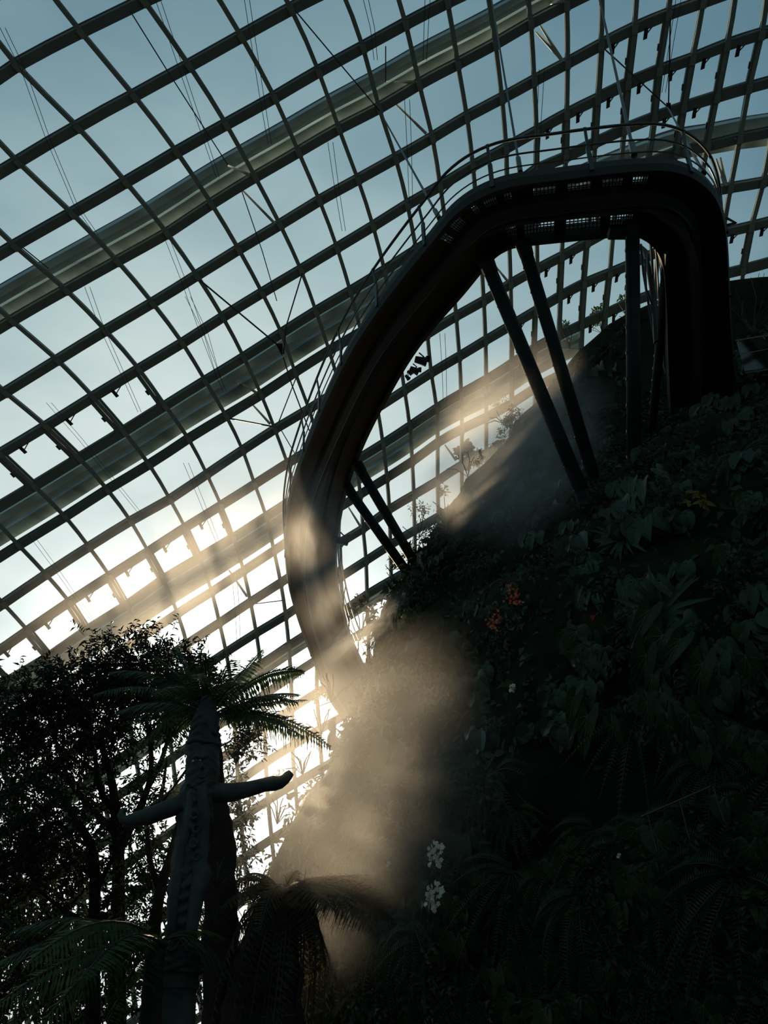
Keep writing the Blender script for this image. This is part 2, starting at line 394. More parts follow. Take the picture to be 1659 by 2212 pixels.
# railings
for base, L_, sg in (('o', OO, 1), ('i', II, -1)):
    hi = [setz(L_[k]+UU[k]*sg*.12, 17.80) for k in range(NS)]; mid = [setz(L_[k]+UU[k]*sg*.05, 17.38) for k in range(NS)]; lo = [setz(L_[k]+UU[k]*sg*.02, 17.02) for k in range(NS)]
    part('handrail', MB().tube(hi, .034, 7), M['rail'], walk)
    part('middle_rail', MB().tube(mid, .022, 6), M['rail'], walk)
    part('lower_rail', MB().tube(lo, .016, 5), M['rail'], walk)
    acc = 0; last = -1
    for k in range(NS):
        if k: acc += np.linalg.norm(L_[k]-L_[k-1])
        if acc > last + 1.9:
            last = acc; pm = MB()
            tdir = unit(L_[min(k+1,NS-1)]-L_[max(k-1,0)])
            pm.bar(setz(L_[k]+UU[k]*sg*.01, 16.6), setz(L_[k]+UU[k]*sg*.03, 17.3), .05, .09, tdir); pm.bar(setz(L_[k]+UU[k]*sg*.03, 17.3), setz(L_[k]+UU[k]*sg*.13, 17.84), .035, .06, tdir)
            part('post', pm, M['rail'], walk)
# small brackets that stick out of the outer edge
for (u, v) in ((1566,487),(668,1135)):
    pass
b0 = PZ(1566, 487, 16.8); mb = MB().tube([b0, b0+np.array([.22,-.05,.02]), b0+np.array([.08,0,.25])], .03, 6); part('bracket', mb, M['rail'], walk)

# cladding wing hanging on the inner side at the right
wing = thing('cladding_wing', 'narrow dark hanging cladding sheet beside the rightmost vertical support', 'panel', None, PZ(1400,540,16.4))
w1 = [P(1384,527,12.6), P(1399,540,12.7), P(1420,650,13.2), P(1422,735,13.6), P(1413,738,13.6), P(1409,650,13.2), P(1395,560,12.7)]
th_ = np.array([.0,.06,0]); mb = MB().sweep([[p for p in w1], [p+th_ for p in w1]]); part('sheet', mb, M['rail'], wing)
mb = MB().tube([P(1384,527,12.55), P(1390,590,12.9), P(1405,680,13.4), P(1416,745,13.7)], .025, 6); part('edge_tube', mb, M['rail'], wing)
mb = MB().tube([P(1393,560,12.7), P(1396,625,13.0), P(1411,665,13.3)], .02, 6); part('stay', mb, M['rail'], wing)

# ------------------------------------------------------------------ planted mountain
AZC = math.radians(35.0); DC = 30.0; MC = np.array([DC*math.sin(AZC), DC*math.cos(AZC)])
SIL = [(517,2290),(520,2100),(530,1930),(560,1800),(625,1700),(672,1620),(705,1540),(740,1470),(790,1380),(850,1290),(900,1180),(960,1110),(1000,1035),(1075,940),(1150,880),(1230,790),(1290,735),(1345,712),(1395,690)]
tab = []
for (u, v) in SIL:
    d = ray(u, v); az = math.atan2(d[0], d[1]); el = math.atan2(d[2], math.hypot(d[0], d[1]))
    r_ = DC*math.sin(AZC-az); t = math.sqrt(DC*DC-r_*r_); tab.append((CAM[2]+t*math.tan(el), r_-(.85 if 1450 < v < 1900 else .55)))
tab.sort(); TZ = [-1.0]+[a for a, b in tab]; TR = [tab[0][1]+.6]+[b for a, b in tab]
ZT = TZ[-1]
def rad(z, th=None):
    r = float(np.interp(z, TZ, TR))
    if th is None: return r
    a = (math.degrees(th)+360) % 360      # the side facing the lookout leans back above the planting ledge
    a0 = 263+(z-9.5)*1.2; k = min(max((a0-a)/32, 0), 1)*min(max((a-110)/30, 0), 1); k = k*k*(3-2*k)
    return max(r - k*float(np.interp(z, [9, 13, 16, 20, 24, 26, 28.5], [0, 2.5, 4.7, 5.9, 7.6, 8.8, 8.8])), .3)
def bearing(p): return math.atan2(p[0]-MC[0], p[1]-MC[1])
def bump_(p):
    q = Vector((p[0]*.35, p[1]*.35, p[2]*.35)); return .55*noise.noise(q) + .25*noise.noise(q*2.7+Vector((5,5,5)))
def mount(th, z, extra=0.0):          # th: bearing of the surface point seen from the axis
    r = rad(z, th)+extra; p = np.array([MC[0]+r*math.sin(th), MC[1]+r*math.cos(th), z]); k = bump_(p)
    return p + np.array([math.sin(th), math.cos(th), 0])*k
V = []; F = []; NT, NZ = 150, 70
for a in range(NZ+1):
    z = -0.3 + (ZT+.3)*a/NZ
    for b in range(NT): V.append(mount(2*math.pi*b/NT, z))
for a in range(NZ):
    for b in range(NT): F.append((a*NT+b, a*NT+(b+1)%NT, (a+1)*NT+(b+1)%NT, (a+1)*NT+b))
V.append(np.array([MC[0], MC[1], ZT+.1])); top = len(V)-1
for b in range(NT): F.append((NZ*NT+b, NZ*NT+(b+1)%NT, top))
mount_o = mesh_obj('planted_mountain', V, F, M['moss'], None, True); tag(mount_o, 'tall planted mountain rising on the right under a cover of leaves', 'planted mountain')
def hit(u, v, off=0.0):               # where that direction meets the slope
    d = ray(u, v); best = None
    for s in np.arange(4, 60, .15):
        p = CAM + d*s
        if 0 <= p[2] <= ZT and math.hypot(p[0]-MC[0], p[1]-MC[1]) < rad(p[2], bearing(p))+off: 
            best = p; break
    if best is None:                  # grazing: closest approach
        m = 1e9
        for s in np.arange(8, 45, .15):
            p = CAM+d*s; e = math.hypot(p[0]-MC[0], p[1]-MC[1])-rad(min(p[2], ZT), bearing(p)) + (50 if p[2] > ZT else 0)
            if e < m: m = e; best = p
    return best
def outward(p):
    dz = .4; b_ = bearing(p); slope = (rad(p[2]-dz, b_)-rad(p[2]+dz, b_))/(2*dz); h = unit([p[0]-MC[0], p[1]-MC[1], 0]); return unit(h+np.array([0,0,max(slope, 0)]))
print('MOUNTAIN z,r', [(round(a,1), round(b,1)) for a, b in zip(TZ, TR)])

# ground
V = [(-75,-70,0),(75,-70,0),(75,90,0),(-75,90,0)]
struct(mesh_obj('floor', [(-75,-70,0),(75,-70,0),(75,90,0),(-75,90,0),(-75,-70,-.3),(75,-70,-.3),(75,90,-.3),(-75,90,-.3)], [(0,1,2,3),(7,6,5,4),(0,4,5,1),(1,5,6,2),(2,6,7,3),(3,7,4,0)], M['ground']))

# supports
SUP = [((1048,560),(1268,1088),.155,'thick slanted support, left of the pair leaning to the slope under the bend'),
       ((1128,520),(1292,1062),.145,'thick slanted support, right of the pair leaning to the slope under the bend'),
       ((1366,480),(1370,1020),.150,'upright support in front of the planted slope, beside the hanging panel'),
       ((1444,540),(1408,935),.120,'slim support leaning down from under the bend, right of the upright one'),
       ((748,1050),(884,1243),.15,'lower left support of the pair under the far walkway run'),
       ((770,1000),(905,1232),.15,'lower right support of the pair under the far walkway run')]
for (a, b, r, lab) in SUP:
    top_ = PZ(*a, 16.5); foot = hit(*b); dirn = unit(foot-top_); foot = foot+dirn*.4
    t = thing('support_column', lab, 'support column', 'slanted supports of the walkway', foot)
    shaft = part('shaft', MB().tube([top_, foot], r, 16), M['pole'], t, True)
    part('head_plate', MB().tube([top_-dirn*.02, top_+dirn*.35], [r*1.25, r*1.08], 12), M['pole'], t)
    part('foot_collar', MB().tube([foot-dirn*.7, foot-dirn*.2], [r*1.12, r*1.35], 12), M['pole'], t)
    mb = MB()
    L = np.linalg.norm(foot-top_)
    for q in np.arange(.6, L-.6, .55): mb.box(top_+dirn*q-np.array([r*.98,0,0]), .012, .03, .03)
    part('fixings', mb, M['rail'], t).parent = shaft

# cables
cable3(None, [(637,22),(820,240)], PZ(949,472,17.0), 'long dark cable from the upper glass down to the walkway edge', .032)
cable3(None, [(1052,-60)], PZ(1124,372,17.0), 'steel hanger cable dropping to the walkway left of the bend', .03)
cable3(None, [(1275,-90)], PZ(1370,336,17.0), 'thickest hanger cable dropping to the top of the walkway bend', .038)
cb = cable3(None, [(1305,105),(1442,231)], PZ(1520,374,17.0), 'cable slanting down to the right edge of the walkway bend', .035)
cable3(None, [(1448,40),(1444,225)], None, 'short upright cable meeting the slanting one above the bend', .035)
o = part('cable_clamp', MB().sweep([[shell(1438,222,.984), shell(1449,222,.984), shell(1449,240,.984), shell(1446,244,.984)], [shell(1438,222,.979), shell(1449,222,.979), shell(1449,240,.979), shell(1446,244,.979)]]), M['dark'], None); tag(o, 'dark clamp joining two cables above the walkway bend', 'clamp')
cable3(None, [(432,605),(600,745)], None, 'bracing cable running right to the dark joint plate', .05)
cable3(None, [(612,772),(630,830),(668,930)], None, 'bracing cable falling from the dark joint plate to the walkway', .04)
cable3(None, [(653,590),(618,705),(612,765)], None, 'bracing cable rising steeply from the dark joint plate', .04)
cable3(None, [(640,815),(602,912)], None, 'short bracing cable below the joint plate, slanting left', .035)
cable3(None, [(496,904),(588,921)], None, 'short nearly level bracing cable under the mottled arch', .05)
cable3(None, [(608,930),(640,985)], None, 'short bracing cable just left of the walkway run', .03)
cable3(None, [(547,1305),(612,1297)], None, 'short level bracing cable in the bright haze beside the walkway', .035)
cable3(None, [(280,22),(361,152),(492,356)], None, 'long thin cable ending at the pale strut under the upper arch', .028)
cable3(None, [(522,412),(566,541),(598,650)], None, 'thin cable continuing down from the upper pale strut', .026)
cable3(None, [(50,535),(105,580)], None, 'short thin cable at the left end of the upper arch', .03)
cable3(None, [(833,100),(833,177)], None, 'short cable ending at the top centre pale strut', .03)
pl = [shell(595,742,.984), shell(610,742,.984), shell(609,768,.984)]
o = part('joint_plate', MB().sweep([pl, [p-nrm(p)*.15 for p in pl]]), M['dark'], None); tag(o, 'dark triangular joint plate where bracing cables meet', 'joint plate')
WIRES = [[(0,60),(47,155),(98,297),(159,441),(206,508)],[(336,0),(394,170),(430,275),(467,383)],[(528,0),(560,203),(579,311)],[(354,511),(392,608),(427,706),(467,811),(481,843)],
 [(708,307),(722,400),(739,499)],[(785,0),(800,60),(808,130)],[(874,215),(880,330),(884,440)],[(400,640),(440,720),(469,818)],[(61,1155),(110,1220),(160,1290),(200,1345)],[(396,1000),(430,1080),(467,1172)],
 [(183,620),(214,705),(253,790),(298,890)],[(100,870),(170,950),(300,1110)],[(1165,150),(1160,260),(1155,380)],[(918,0),(916,60),(914,130)],[(950,720),(955,800),(958,880)],[(500,1230),(508,1320),(512,1390)],
 [(1460,0),(1448,80),(1430,200)],[(1640,590),(1625,660),(1615,700)]]
for k, w in enumerate(WIRES):
    t = thing('hanging_wire', 'hair-thin pair of drop wires strung across the glass panes', 'wire', 'hair-thin wires across the glass', shell(*w[0], .985))
    for dx in (0, 11): part('strand', MB().tube([shell(u+dx*(1-.5*q/len(w)), v, .985) for q, (u, v) in enumerate(w)], .014, 4), M['cable'], t)

# spotlights under the walkway
def spot(u, v, z, aim, r, lab):
    p = PZ(u, v, z); a = unit(aim); t = thing('spotlight', lab, 'spotlight', None, p)
    part('housing', MB().tube([p-a*r*1.2, p+a*r*.3, p+a*r*1.2], [r*.7, r*.85, r*1.05], 12), M['dark'], t)
    hs = t.children[0]; part('yoke', MB().tube([p-a*r*.3+np.array([0,0,r*2.0]), p-a*r*.3+np.array([r*.9,0,r]), p-a*r*.3], r*.16, 6), M['dark'], t)
    part('barn_door', MB().box(p+a*r*1.5+np.array([0,0,r*.9]), r*.4, r*.9, r*.06), M['dark'], t).parent = hs
spot(909, 779, 15.95, (.9,.2,-.1), .12, 'black spotlight under the walkway, rightmost of the small row')
spot(895, 800, 15.9, (.9,.2,-.3), .10, 'black spotlight under the walkway, second of the small row')
spot(885, 805, 15.9, (.8,.2,-.5), .055, 'tiny black spotlight in the small row, third along')
spot(880, 815, 15.85, (.6,.2,-.8), .055, 'tiny black spotlight at the lower end of the small row')
spot(738, 1168, 15.9, (.9,.3,.1), .16, 'black twin-flap spotlight on the inner edge of the far run')
p = PZ(1337, 502, 16.3); o = part('junction_box', MB().box(p, .22, .12, .09), M['rail'], None); tag(o, 'small metal box under the inner walkway edge near the upright support', 'box')

# glass fronted terrace rail at the right end
A_ = P(1590,735,16.2); B_ = P(1690,718,15.2)
t = thing('terrace_rail', 'pale terrace rail with glass right of the walkway', 'railing', None, A_)
dn = np.array([0,0,-1.0])
part('handrail', MB().tube([A_, B_], .02, 6), M['rail'], t)
part('lower_rail', MB().tube([A_+dn*.42+(B_-A_)*.03, B_+dn*.35], .014, 6), M['rail'], t)
part('base_rail', MB().tube([A_+dn*.95, B_+dn*.9], .02, 6), M['rail'], t)
for f in (.06, .62): part('post', MB().bar(A_+(B_-A_)*f, A_+(B_-A_)*f+dn*.95+np.array([.25,0,0]), .03, .05), M['rail'], t)
part('glass_panel', MB().sweep([[A_+dn*.05, B_+dn*.05, B_+dn*.85, A_+dn*.9], [q+np.array([0,.012,0]) for q in (A_+dn*.05, B_+dn*.05, B_+dn*.85, A_+dn*.9)]]), M['glass'], t)

# ------------------------------------------------------------------ foliage builders (all return MB-like arrays around a local origin, +Z out of the slope)
class LB:                              # fast leaf collector
    def __init__(s): s.V = []; s.F = []; s.n = 0
    def add(s, V, F):
        V = np.asarray(V, float); s.V.append(V); s.F.extend([tuple(i+s.n for i in f) for f in F]); s.n += len(V)
    def obj(s, name, mat, parent=None, off=None, smooth=True, mats=None, midx=None):
        V = np.concatenate(s.V); 
        if off is not None: V = V-np.asarray(off)[None, :]
        return mesh_obj(name, V, s.F, mat, parent, smooth, mats, midx)
def frame_from(d, up):
    d = unit(d); s_ = np.cross(d, up); 
    if np.linalg.norm(s_) < 1e-3: s_ = np.cross(d, [1, .3, .2])
    s_ = unit(s_); return d, s_, np.cross(s_, d)
def lance(lb, p, d, up, L, Wd, droop=.25, fold=.25):      # pointed leaf, six vertices
    d, s_, n = frame_from(d, up); prof_ = [(0,0,0),(.35,.5,0),(.7,.36,-.06),(1,0,-.2)]
    V = [p, p+d*L*.4+s_*Wd*.5+n*(Wd*fold), p+d*L*.4-n*L*droop*.1, p+d*L*.4-s_*Wd*.5+n*(Wd*fold), p+d*L*.75+s_*Wd*.33-n*L*droop*.4+n*Wd*fold*.6, p+d*L*.75-n*L*droop*.45, p+d*L*.75-s_*Wd*.33-n*L*droop*.4+n*Wd*fold*.6, p+d*L-n*L*droop]
    lb.add(V, [(0,1,2),(0,2,3),(1,4,5,2),(2,5,6,3),(4,7,5),(5,7,6)])
def quick(lb, p, d, up, L, Wd, droop=.2):                 # four vertex folded leaf for masses
    d, s_, n = frame_from(d, up)
    lb.add([p, p+d*L*.45+s_*Wd*.5+n*Wd*.12, p+d*L-n*L*droop, p+d*L*.45-s_*Wd*.5+n*Wd*.12], [(0,1,2),(0,2,3)])
HEART = [(.0,.0),(-.14,.16),(-.12,.34),(.02,.47),(.22,.5),(.45,.40),(.68,.25),(.86,.11),(1.0,0)]
ARROW = [(.0,.0),(-.26,.12),(-.28,.26),(-.10,.34),(.12,.33),(.35,.28),(.6,.2),(.82,.1),(1.0,0)]
ROUND = [(.0,.0),(-.12,.2),(-.05,.42),(.18,.55),(.45,.56),(.7,.45),(.88,.27),(.97,.1),(1.0,0)]
def heart(lb, p, d, up, L, Wd, outline=HEART, droop=.25, vein=None, wav=.02):
    d, s_, n = frame_from(d, up); V = []; F = []; m = len(outline)
    def q(x, y, sg):
        return p + d*L*x + s_*Wd*y*sg*2*.5 - n*(L*droop*max(x, 0)**2) + n*Wd*(.28*y) + n*L*wav*math.sin(9*x+5*y+sg)
    mid = [q(x if x > 0 else 0, 0, 1) for x, y in outline]
    for sg in (1, -1):
        b = len(V); V += [m_ for m_ in mid] + [q(x, y, sg) for x, y in outline]
        for k in range(m-1):
            f = (b+k, b+k+1, b+m+k+1, b+m+k); F.append(f if sg > 0 else f[::-1])
    lb.add(V, F)
    if vein is not None:
        off = n*L*.012
        vein.add_strip = True
        def strip(a, b_, w0):
            a = a+off; b_ = b_+off; t = unit(b_-a); s2 = unit(np.cross(t, n))*w0
            vein.add([a-s2, a+s2, b_+s2*.3, b_-s2*.3], [(0,1,2,3)])
        for k in range(1, m-1): 
            if outline[k+1][0] > 0: strip(mid[max(k-1,0)], mid[k+1], L*.010)
        for sg in (1, -1):
            for k, kk in ((0,3),(1,4),(2,5),(4,6),(5,7)):
                if k+1 < m: strip(q(max(outline[k][0],0)+.02, 0, sg), q(outline[kk][0], outline[kk][1]*.85, sg), L*.006)
def frond(lb, p, d, up, L, Wd, n_p=22, droop=.5, teeth=5, rach=None, lift=0.0, grav=None):
    """fern frond: arching rachis with tapering toothed pinnae on both sides"""
    d = unit(d); s_ = unit(np.cross(d, up)); n = np.cross(s_, d); pts = []
    def pos(t): return p + d*L*(t - .18*droop*t**3) + n*L*(lift*t - droop*.62*t*t) + (0 if grav is None else grav*L*t*t)
    for k in range(n_p):
        t = .10+.9*k/(n_p-1); a = pos(t); tg = unit(pos(min(t+.02, 1.02))-a); nn = np.cross(s_, tg)
        w = Wd*math.sin(math.pi*min(1, (t*.93+.10))**.8)*(1-.15*random.random())+.01
        pw = L*.9/n_p*.80
        for sg in (1, -1):
            dd = unit(s_*sg + tg*.42 - nn*(.22+.15*random.random()))
            V = [a]; 
            up_, lo_ = [], []
            for q in range(1, teeth+1):
                f = q/(teeth+.6); wd = pw*.5*(1-f**2)*(1.0 if q % 2 else .38)
                c = a + dd*w*f - nn*w*.25*f*f
                up_.append(c+tg*wd); lo_.append(c-tg*wd)
            tip = a + dd*w - nn*w*.28
            V += up_ + [tip] + lo_[::-1]; lb.add(V, [tuple(range(len(V))) if sg > 0 else tuple(range(len(V)))[::-1]])
    if rach is not None: rach.tube([pos(t) for t in np.linspace(0, 1, 9)], [L*.011*(1-.75*t)+.0015 for t in np.linspace(0, 1, 9)], 5)

# ------------------------------------------------------------------ prototypes placed on the slope (local +Z outwards from the slope)
PROTO = {}
def proto_plant(key, name, cat, build):
    t = thing(name, '', cat); 
    if 'category' not in t: t['category'] = cat
    build(t); PROTO[key] = t; t.location = (0, 0, -500); PROTO_USED[key] = False; return t
PROTO_USED = {}
def put(key, p, nrm_, label, group, scale=1.0, spin=None, cat=None, roll=.25):
    src = PROTO[key]
    o = src if not PROTO_USED[key] else copy_tree(src)
    PROTO_USED[key] = True
    z = Vector(tuple(unit(np.asarray(nrm_, float)+rng.normal(0, roll*.5, 3)))); 
    # keep local +X pointing downhill so that leaves hang
    dn = Vector((0, 0, -1)); x = (dn - z*dn.dot(z)); x = x.normalized() if x.length > .05 else Vector((1, 0, 0))
    y = z.cross(x); from mathutils import Matrix
    Mx = Matrix((x, y, z)).transposed().to_4x4() @ Matrix.Rotation(rng.uniform(-.5, .5) if spin is None else spin, 4, 'Z')
    o.rotation_euler = Mx.to_euler(); o.location = tuple(p); o.scale = (scale,)*3
    o['label'] = label
    if group: o['group'] = group
    return o
Zu = np.array([0, 0, 1.]); 
def b_arum(n, L, outline, wr, veins=True):
    def f(t):
        lb = LB(); vn = LB() if veins else None; st = MB()
        for k in range(n):
            a = rng.uniform(-1.9, 1.9); r = rng.uniform(.1, .4)*L*1.4; h = rng.uniform(.25, .7)*L*1.2
            base = np.array([math.cos(a)*r, math.sin(a)*r*1.2, h]); d = unit([.9+.4*math.cos(a), .5*math.sin(a), -.35+rng.uniform(-.3, .3)])
            l_ = L*rng.uniform(.7, 1.1); heart(lb, base, d, unit([.25, .1*rng.normal(), 1]), l_, l_*wr, outline, .3, vn, .02)
            st.tube([[0,0,-.1], base*.5+np.array([-.05,0,.1])*L, base], L*.018, 5)
        lv = lb.obj('leaves', M['leafA'], t); st and part('stems', st, M['stem'], t, False, False)
        if vn is not None: vn.obj('veins', M['vein'], lv)
    return f
def b_fern(n, L, key='fern', npn=16):
    def f(t):
        rm = MB()
        for k in range(n):
            a = -2.2+4.4*(k+.5*rng.random())/n; lb = LB()
            d = unit([math.cos(a)*.9, math.sin(a), .9]); l_ = L*rng.uniform(.7, 1.05)
            frond(lb, np.zeros(3), d, unit([-.4*math.cos(a), -.4*math.sin(a), 1]), l_, l_*.15, npn, .45, 3, rm, 0.0, np.array([.62, 0, -.42]))
            lb.obj('frond', M[key], t)
        part('rachis', rm, M['stem'], t, False, False)
    return f
def b_strap(n, L):
    def f(t):
        lb = LB()
        for k in range(n):
            a = 2*math.pi*k/n+rng.uniform(-.2, .2); d = unit([math.cos(a), math.sin(a), rng.uniform(.35, 1.1)]); l_ = L*rng.uniform(.7, 1.05)
            s_ = unit(np.cross(d, Zu)); n2 = np.cross(s_, d); V = []; F = []
            for q in range(6):
                x = q/5; w = L*.045*(1-x**2.2)+.002; c = d*l_*x - Zu*l_*.35*x*x; V += [c+s_*w+n2*w*.4, c, c-s_*w+n2*w*.4]
            for q in range(5): F += [(q*3, q*3+1, q*3+4, q*3+3), (q*3+1, q*3+2, q*3+5, q*3+4)]
            lb.add(V, F)
        lb.obj('leaves', M['leafA'], t)
    return f
def b_small(n, L, R, mat='leafB'):
    def f(t):
        lb = LB(); st = MB()
        for s_ in range(7):
            a = rng.uniform(0, 6.28); tip = np.array([math.cos(a)*R*.9+.2*R, math.sin(a)*R*.9, R*rng.uniform(.3, .9)]); st.tube([[0,0,-.05], tip*.5+np.array([0,0,.12*R]), tip], .008, 4)
            for k in range(n//7):
                x = rng.uniform(.2, 1.05); p = tip*x + rng.normal(0, .09*R, 3); d = unit(rng.normal(0, 1, 3)+np.array([.8, 0, .1])+tip/R*.6)
                lance(lb, p, d, unit([.1,.1,1]+rng.normal(0,.3,3)), L*rng.uniform(.7,1.2), L*.42, .3)
        lb.obj('leaves', M[mat], t); part('stems', st, M['stem'], t, False, False)
    return f
def b_flower(npt, R, key, sr=.05, elong=2.0):
    def f(t):
        fb = LB(); st = MB(); st.tube([[-.1*R,0,-.2], [0,0,R*.4], [R*.5,0,R*.6], [R*elong*.8,0,R*.3]], .008, 5)
        for k in range(npt):
            c = np.array([rng.uniform(-.2, elong)*R, rng.normal(0, .38*R), R*.5+rng.normal(0, .22*R)])
            fr_ = unit(rng.normal(0, .5, 3)+np.array([0,0,1])); _, u_, v_ = frame_from(fr_, [1,.2,.1])
            for q in range(5):
                a = 2*math.pi*q/5; dd = u_*math.cos(a)+v_*math.sin(a); sd = u_*-math.sin(a)+v_*math.cos(a)
                fb.add([c, c+dd*sr*.6+sd*sr*.42+fr_*.01, c+dd*sr, c+dd*sr*.6-sd*sr*.42+fr_*.01], [(0,1,2,3)])
        fb.obj('blossoms', M[key], t); part('stem', st, M['stem'], t, False, False)
    return f
for v in range(3): proto_plant('arrow%d' % v, 'arrowhead_plant', 'plant', b_arum(6, .62, ARROW, .62))
for v in range(3): proto_plant('heart%d' % v, 'heart_leaf_plant', 'plant', b_arum(9, .42, HEART, .85))
for v in range(2): proto_plant('round%d' % v, 'round_leaf_plant', 'plant', b_arum(12, .26, ROUND, .9, False))
for v in range(3): proto_plant('fern%d' % v, 'fern', 'fern', b_fern(9, .85, 'fern', 24))
proto_plant('bfern0', 'fern', 'fern', b_fern(8, 1.15, 'fern', 34))
proto_plant('strap0', 'strap_leaf_plant', 'plant', b_strap(26, .75)); proto_plant('spiky0', 'spiky_plant', 'plant', b_strap(34, .55))
for v in range(3): proto_plant('small%d' % v, 'creeping_shrub', 'shrub', b_small(120, .13, .55))
proto_plant('wf0', 'white_orchid', 'flower', b_flower(34, .15, 'white', .036)); proto_plant('wf1', 'white_orchid', 'flower', b_flower(8, .06, 'white', .028, 1.2))
proto_plant('rf0', 'red_flower_spray', 'flower', b_flower(34, .17, 'red', .028, 2.4)); proto_plant('pf0', 'dark_red_flower', 'flower', b_flower(10, .16, 'pink', .04, 2.0))
proto_plant('yl0', 'yellow_leaf_plant', 'plant', b_small(21, .2, .2, 'yleaf'))

# featured plants, one by one
def at_slope(u, v, off=.15):
    p = hit(u, v, off); return p
def feat(key, u, v, label, scale=1.0, off=.2, group=None, spin=None, roll=.1):
    p = at_slope(u, v, off); n = outward(p); return put(key, p-n*.05, unit(n*.7+unit(CAM-p)*.8), label, group, scale, spin, None, roll)
feat('wf0', 945, 1822, 'large white orchid spray in the lower dark slope, upper one of the pair', 1.0, off=.75)
feat('wf0', 948, 1912, 'white orchid spray in the lower dark slope, directly below another', 1.05, off=.75)
feat('wf1', 833, 1860, 'lone small white blossom at the edge of the golden haze', .9, off=.75)
feat('wf1', 1100, 1478, 'small cream blossom high on the dark slope', 1.3, off=.75)
feat('wf1', 1330, 1843, 'tiny pale blossom beside the thin broken railing', .6, off=.75)
feat('rf0', 1100, 1262, 'upper orange-red flower spray on the slope below the slanted pair', 1.0, off=.75)
feat('rf0', 1076, 1318, 'lower orange-red flower spray on the slope below the slanted pair', .9, off=.75)
feat('pf0', 1027, 1225, 'small dark red blossom cluster nearest the lower support pair', .8)
feat('pf0', 1295, 1312, 'small dark red blossoms among broad leaves at mid slope', .8)
feat('pf0', 992, 1470, 'dark red blossom trail at the fringe of the haze, left of the cream blossom', 1.1)
feat('yl0', 1505, 1070, 'yellowing leaves among the broad leaves at upper right', .8)
feat('yl0', 1237, 1370, 'single yellow leaf beside pale heart-shaped leaves', .5)
feat('heart0', 1272, 1362, 'pale green heart-shaped leaves standing out at mid slope', 1.1)
feat('arrow0', 1495, 1370, 'large arrow-shaped hanging leaf at mid right of the slope', 1.25)
feat('arrow1', 1435, 1415, 'cluster of long arrow-shaped leaves left of the largest one', 1.05)
feat('arrow2', 1555, 1420, 'arrow-shaped leaf with bright veins at the right of the slope', 1.1)
feat('arrow0', 1320, 1530, 'narrow arrow-shaped leaf hanging over the dark hollow', .95)
feat('arrow1', 1505, 1540, 'arrow-shaped leaf just below the bright-veined one', 1.0)
feat('round0', 1340, 1130, 'bright round leaves catching light left of the broad-leaf mass', 1.5)
feat('strap0', 1425, 1320, 'dark strap-leaf rosette at mid slope', 1.2)
feat('strap0', 1345, 1160, 'dark strap-leaf rosette below the bright round leaves', 1.0)
feat('bfern0', 1540, 1650, 'tall curled fern at the right above the thin railing', .9)
feat('bfern0', 1285, 1790, 'upright triangular fern at the dark hollow edge', .8)
feat('bfern0', 1250, 1930, 'spreading fern with arching fronds in the lower slope', 1.0)
feat('bfern0', 1590, 1890, 'single large drooping fern at the lower right', 1.0)
feat('bfern0', 1430, 1770, 'arching fern behind the thin railing', .9)
feat('bfern0', 1100, 1880, 'pale arching fern right of the white orchids', .9)

# the general planting, denser for the near slope
def slope_points(n, tries=200000):
    out = []
    while len(out) < n:
        u = rng.uniform(540, 1850); v = rng.uniform(650, 2300); d = ray(u, v)
        az = math.degrees(math.atan2(d[0], d[1]))
        p = hit(u, v, .1)
        if p is None or p[2] < .1: continue
        if math.hypot(p[0]-MC[0], p[1]-MC[1]) > rad(p[2], bearing(p))+.25: continue
        out.append((u, v, p))
    return out
def hollow(u, v): return ((u-1290)/200)**2 + ((v-1680)/110)**2 < 1       # bare overhang with hardly any leaves
ZON = lambda u, v: ('upper slope near the supports' if v < 1150 else 'middle of the dark slope' if v < 1600 else 'lowest part of the slope')
cnt = 0
SP = slope_points(520)
for q in range(150):                   # fringe along the skyline
    k = rng.uniform(4, len(SIL)-1.01); a, b = SIL[int(k)], SIL[int(k)+1]; f = k-int(k); u = a[0]*(1-f)+b[0]*f+rng.uniform(8, 60); v = a[1]*(1-f)+b[1]*f+rng.uniform(0, 50)
    if v < 1380: SP.append((u, v, hit(u, v, .15)))
for (u, v, p) in SP:
    if hollow(u, v) or 1380 < u < 1590 and v < 850: continue
    far = np.linalg.norm(p-CAM); n = outward(p); x = rng.random()
    if v > 1620: ks = ['fern0','fern1','fern2','small0','heart1'] if u > 950 else ['small0','small1','fern0','fern1']
    elif u > 1200 and v > 1050: ks = ['heart0','heart1','heart2','arrow0','round0','round1','small2','fern1','small0','small1','round0']
    elif v < 800: ks = ['spiky0','fern2','small0','spiky0']
    else: ks = ['small0','small1','small2','round0','round1','fern2','heart2']
    k = ks[int(x*len(ks))]; z = ZON(u, v)
    nm = {'fern':'dark green fern', 'smal':'small-leaved creeping shrub', 'hear':'heart-leaved climber', 'arro':'arrow-leaved hanging plant', 'roun':'round-leaved plant', 'spik':'spiky tufted plant'}[k[:4]]
    side = 'haze side' if u < 1050 else 'shaded side'
    put(k, p, unit(n+unit(CAM-p)*.35), '%s in the %s, %s' % (nm, z, side), '%ss in the %s, %s' % (nm, z, side), rng.uniform(.7, 1.1)*(.55 if u < 740 and v > 1380 else 1.05 if far > 18 else .85 if k[:4] in ('hear','arro') else 1.0))
    cnt += 1
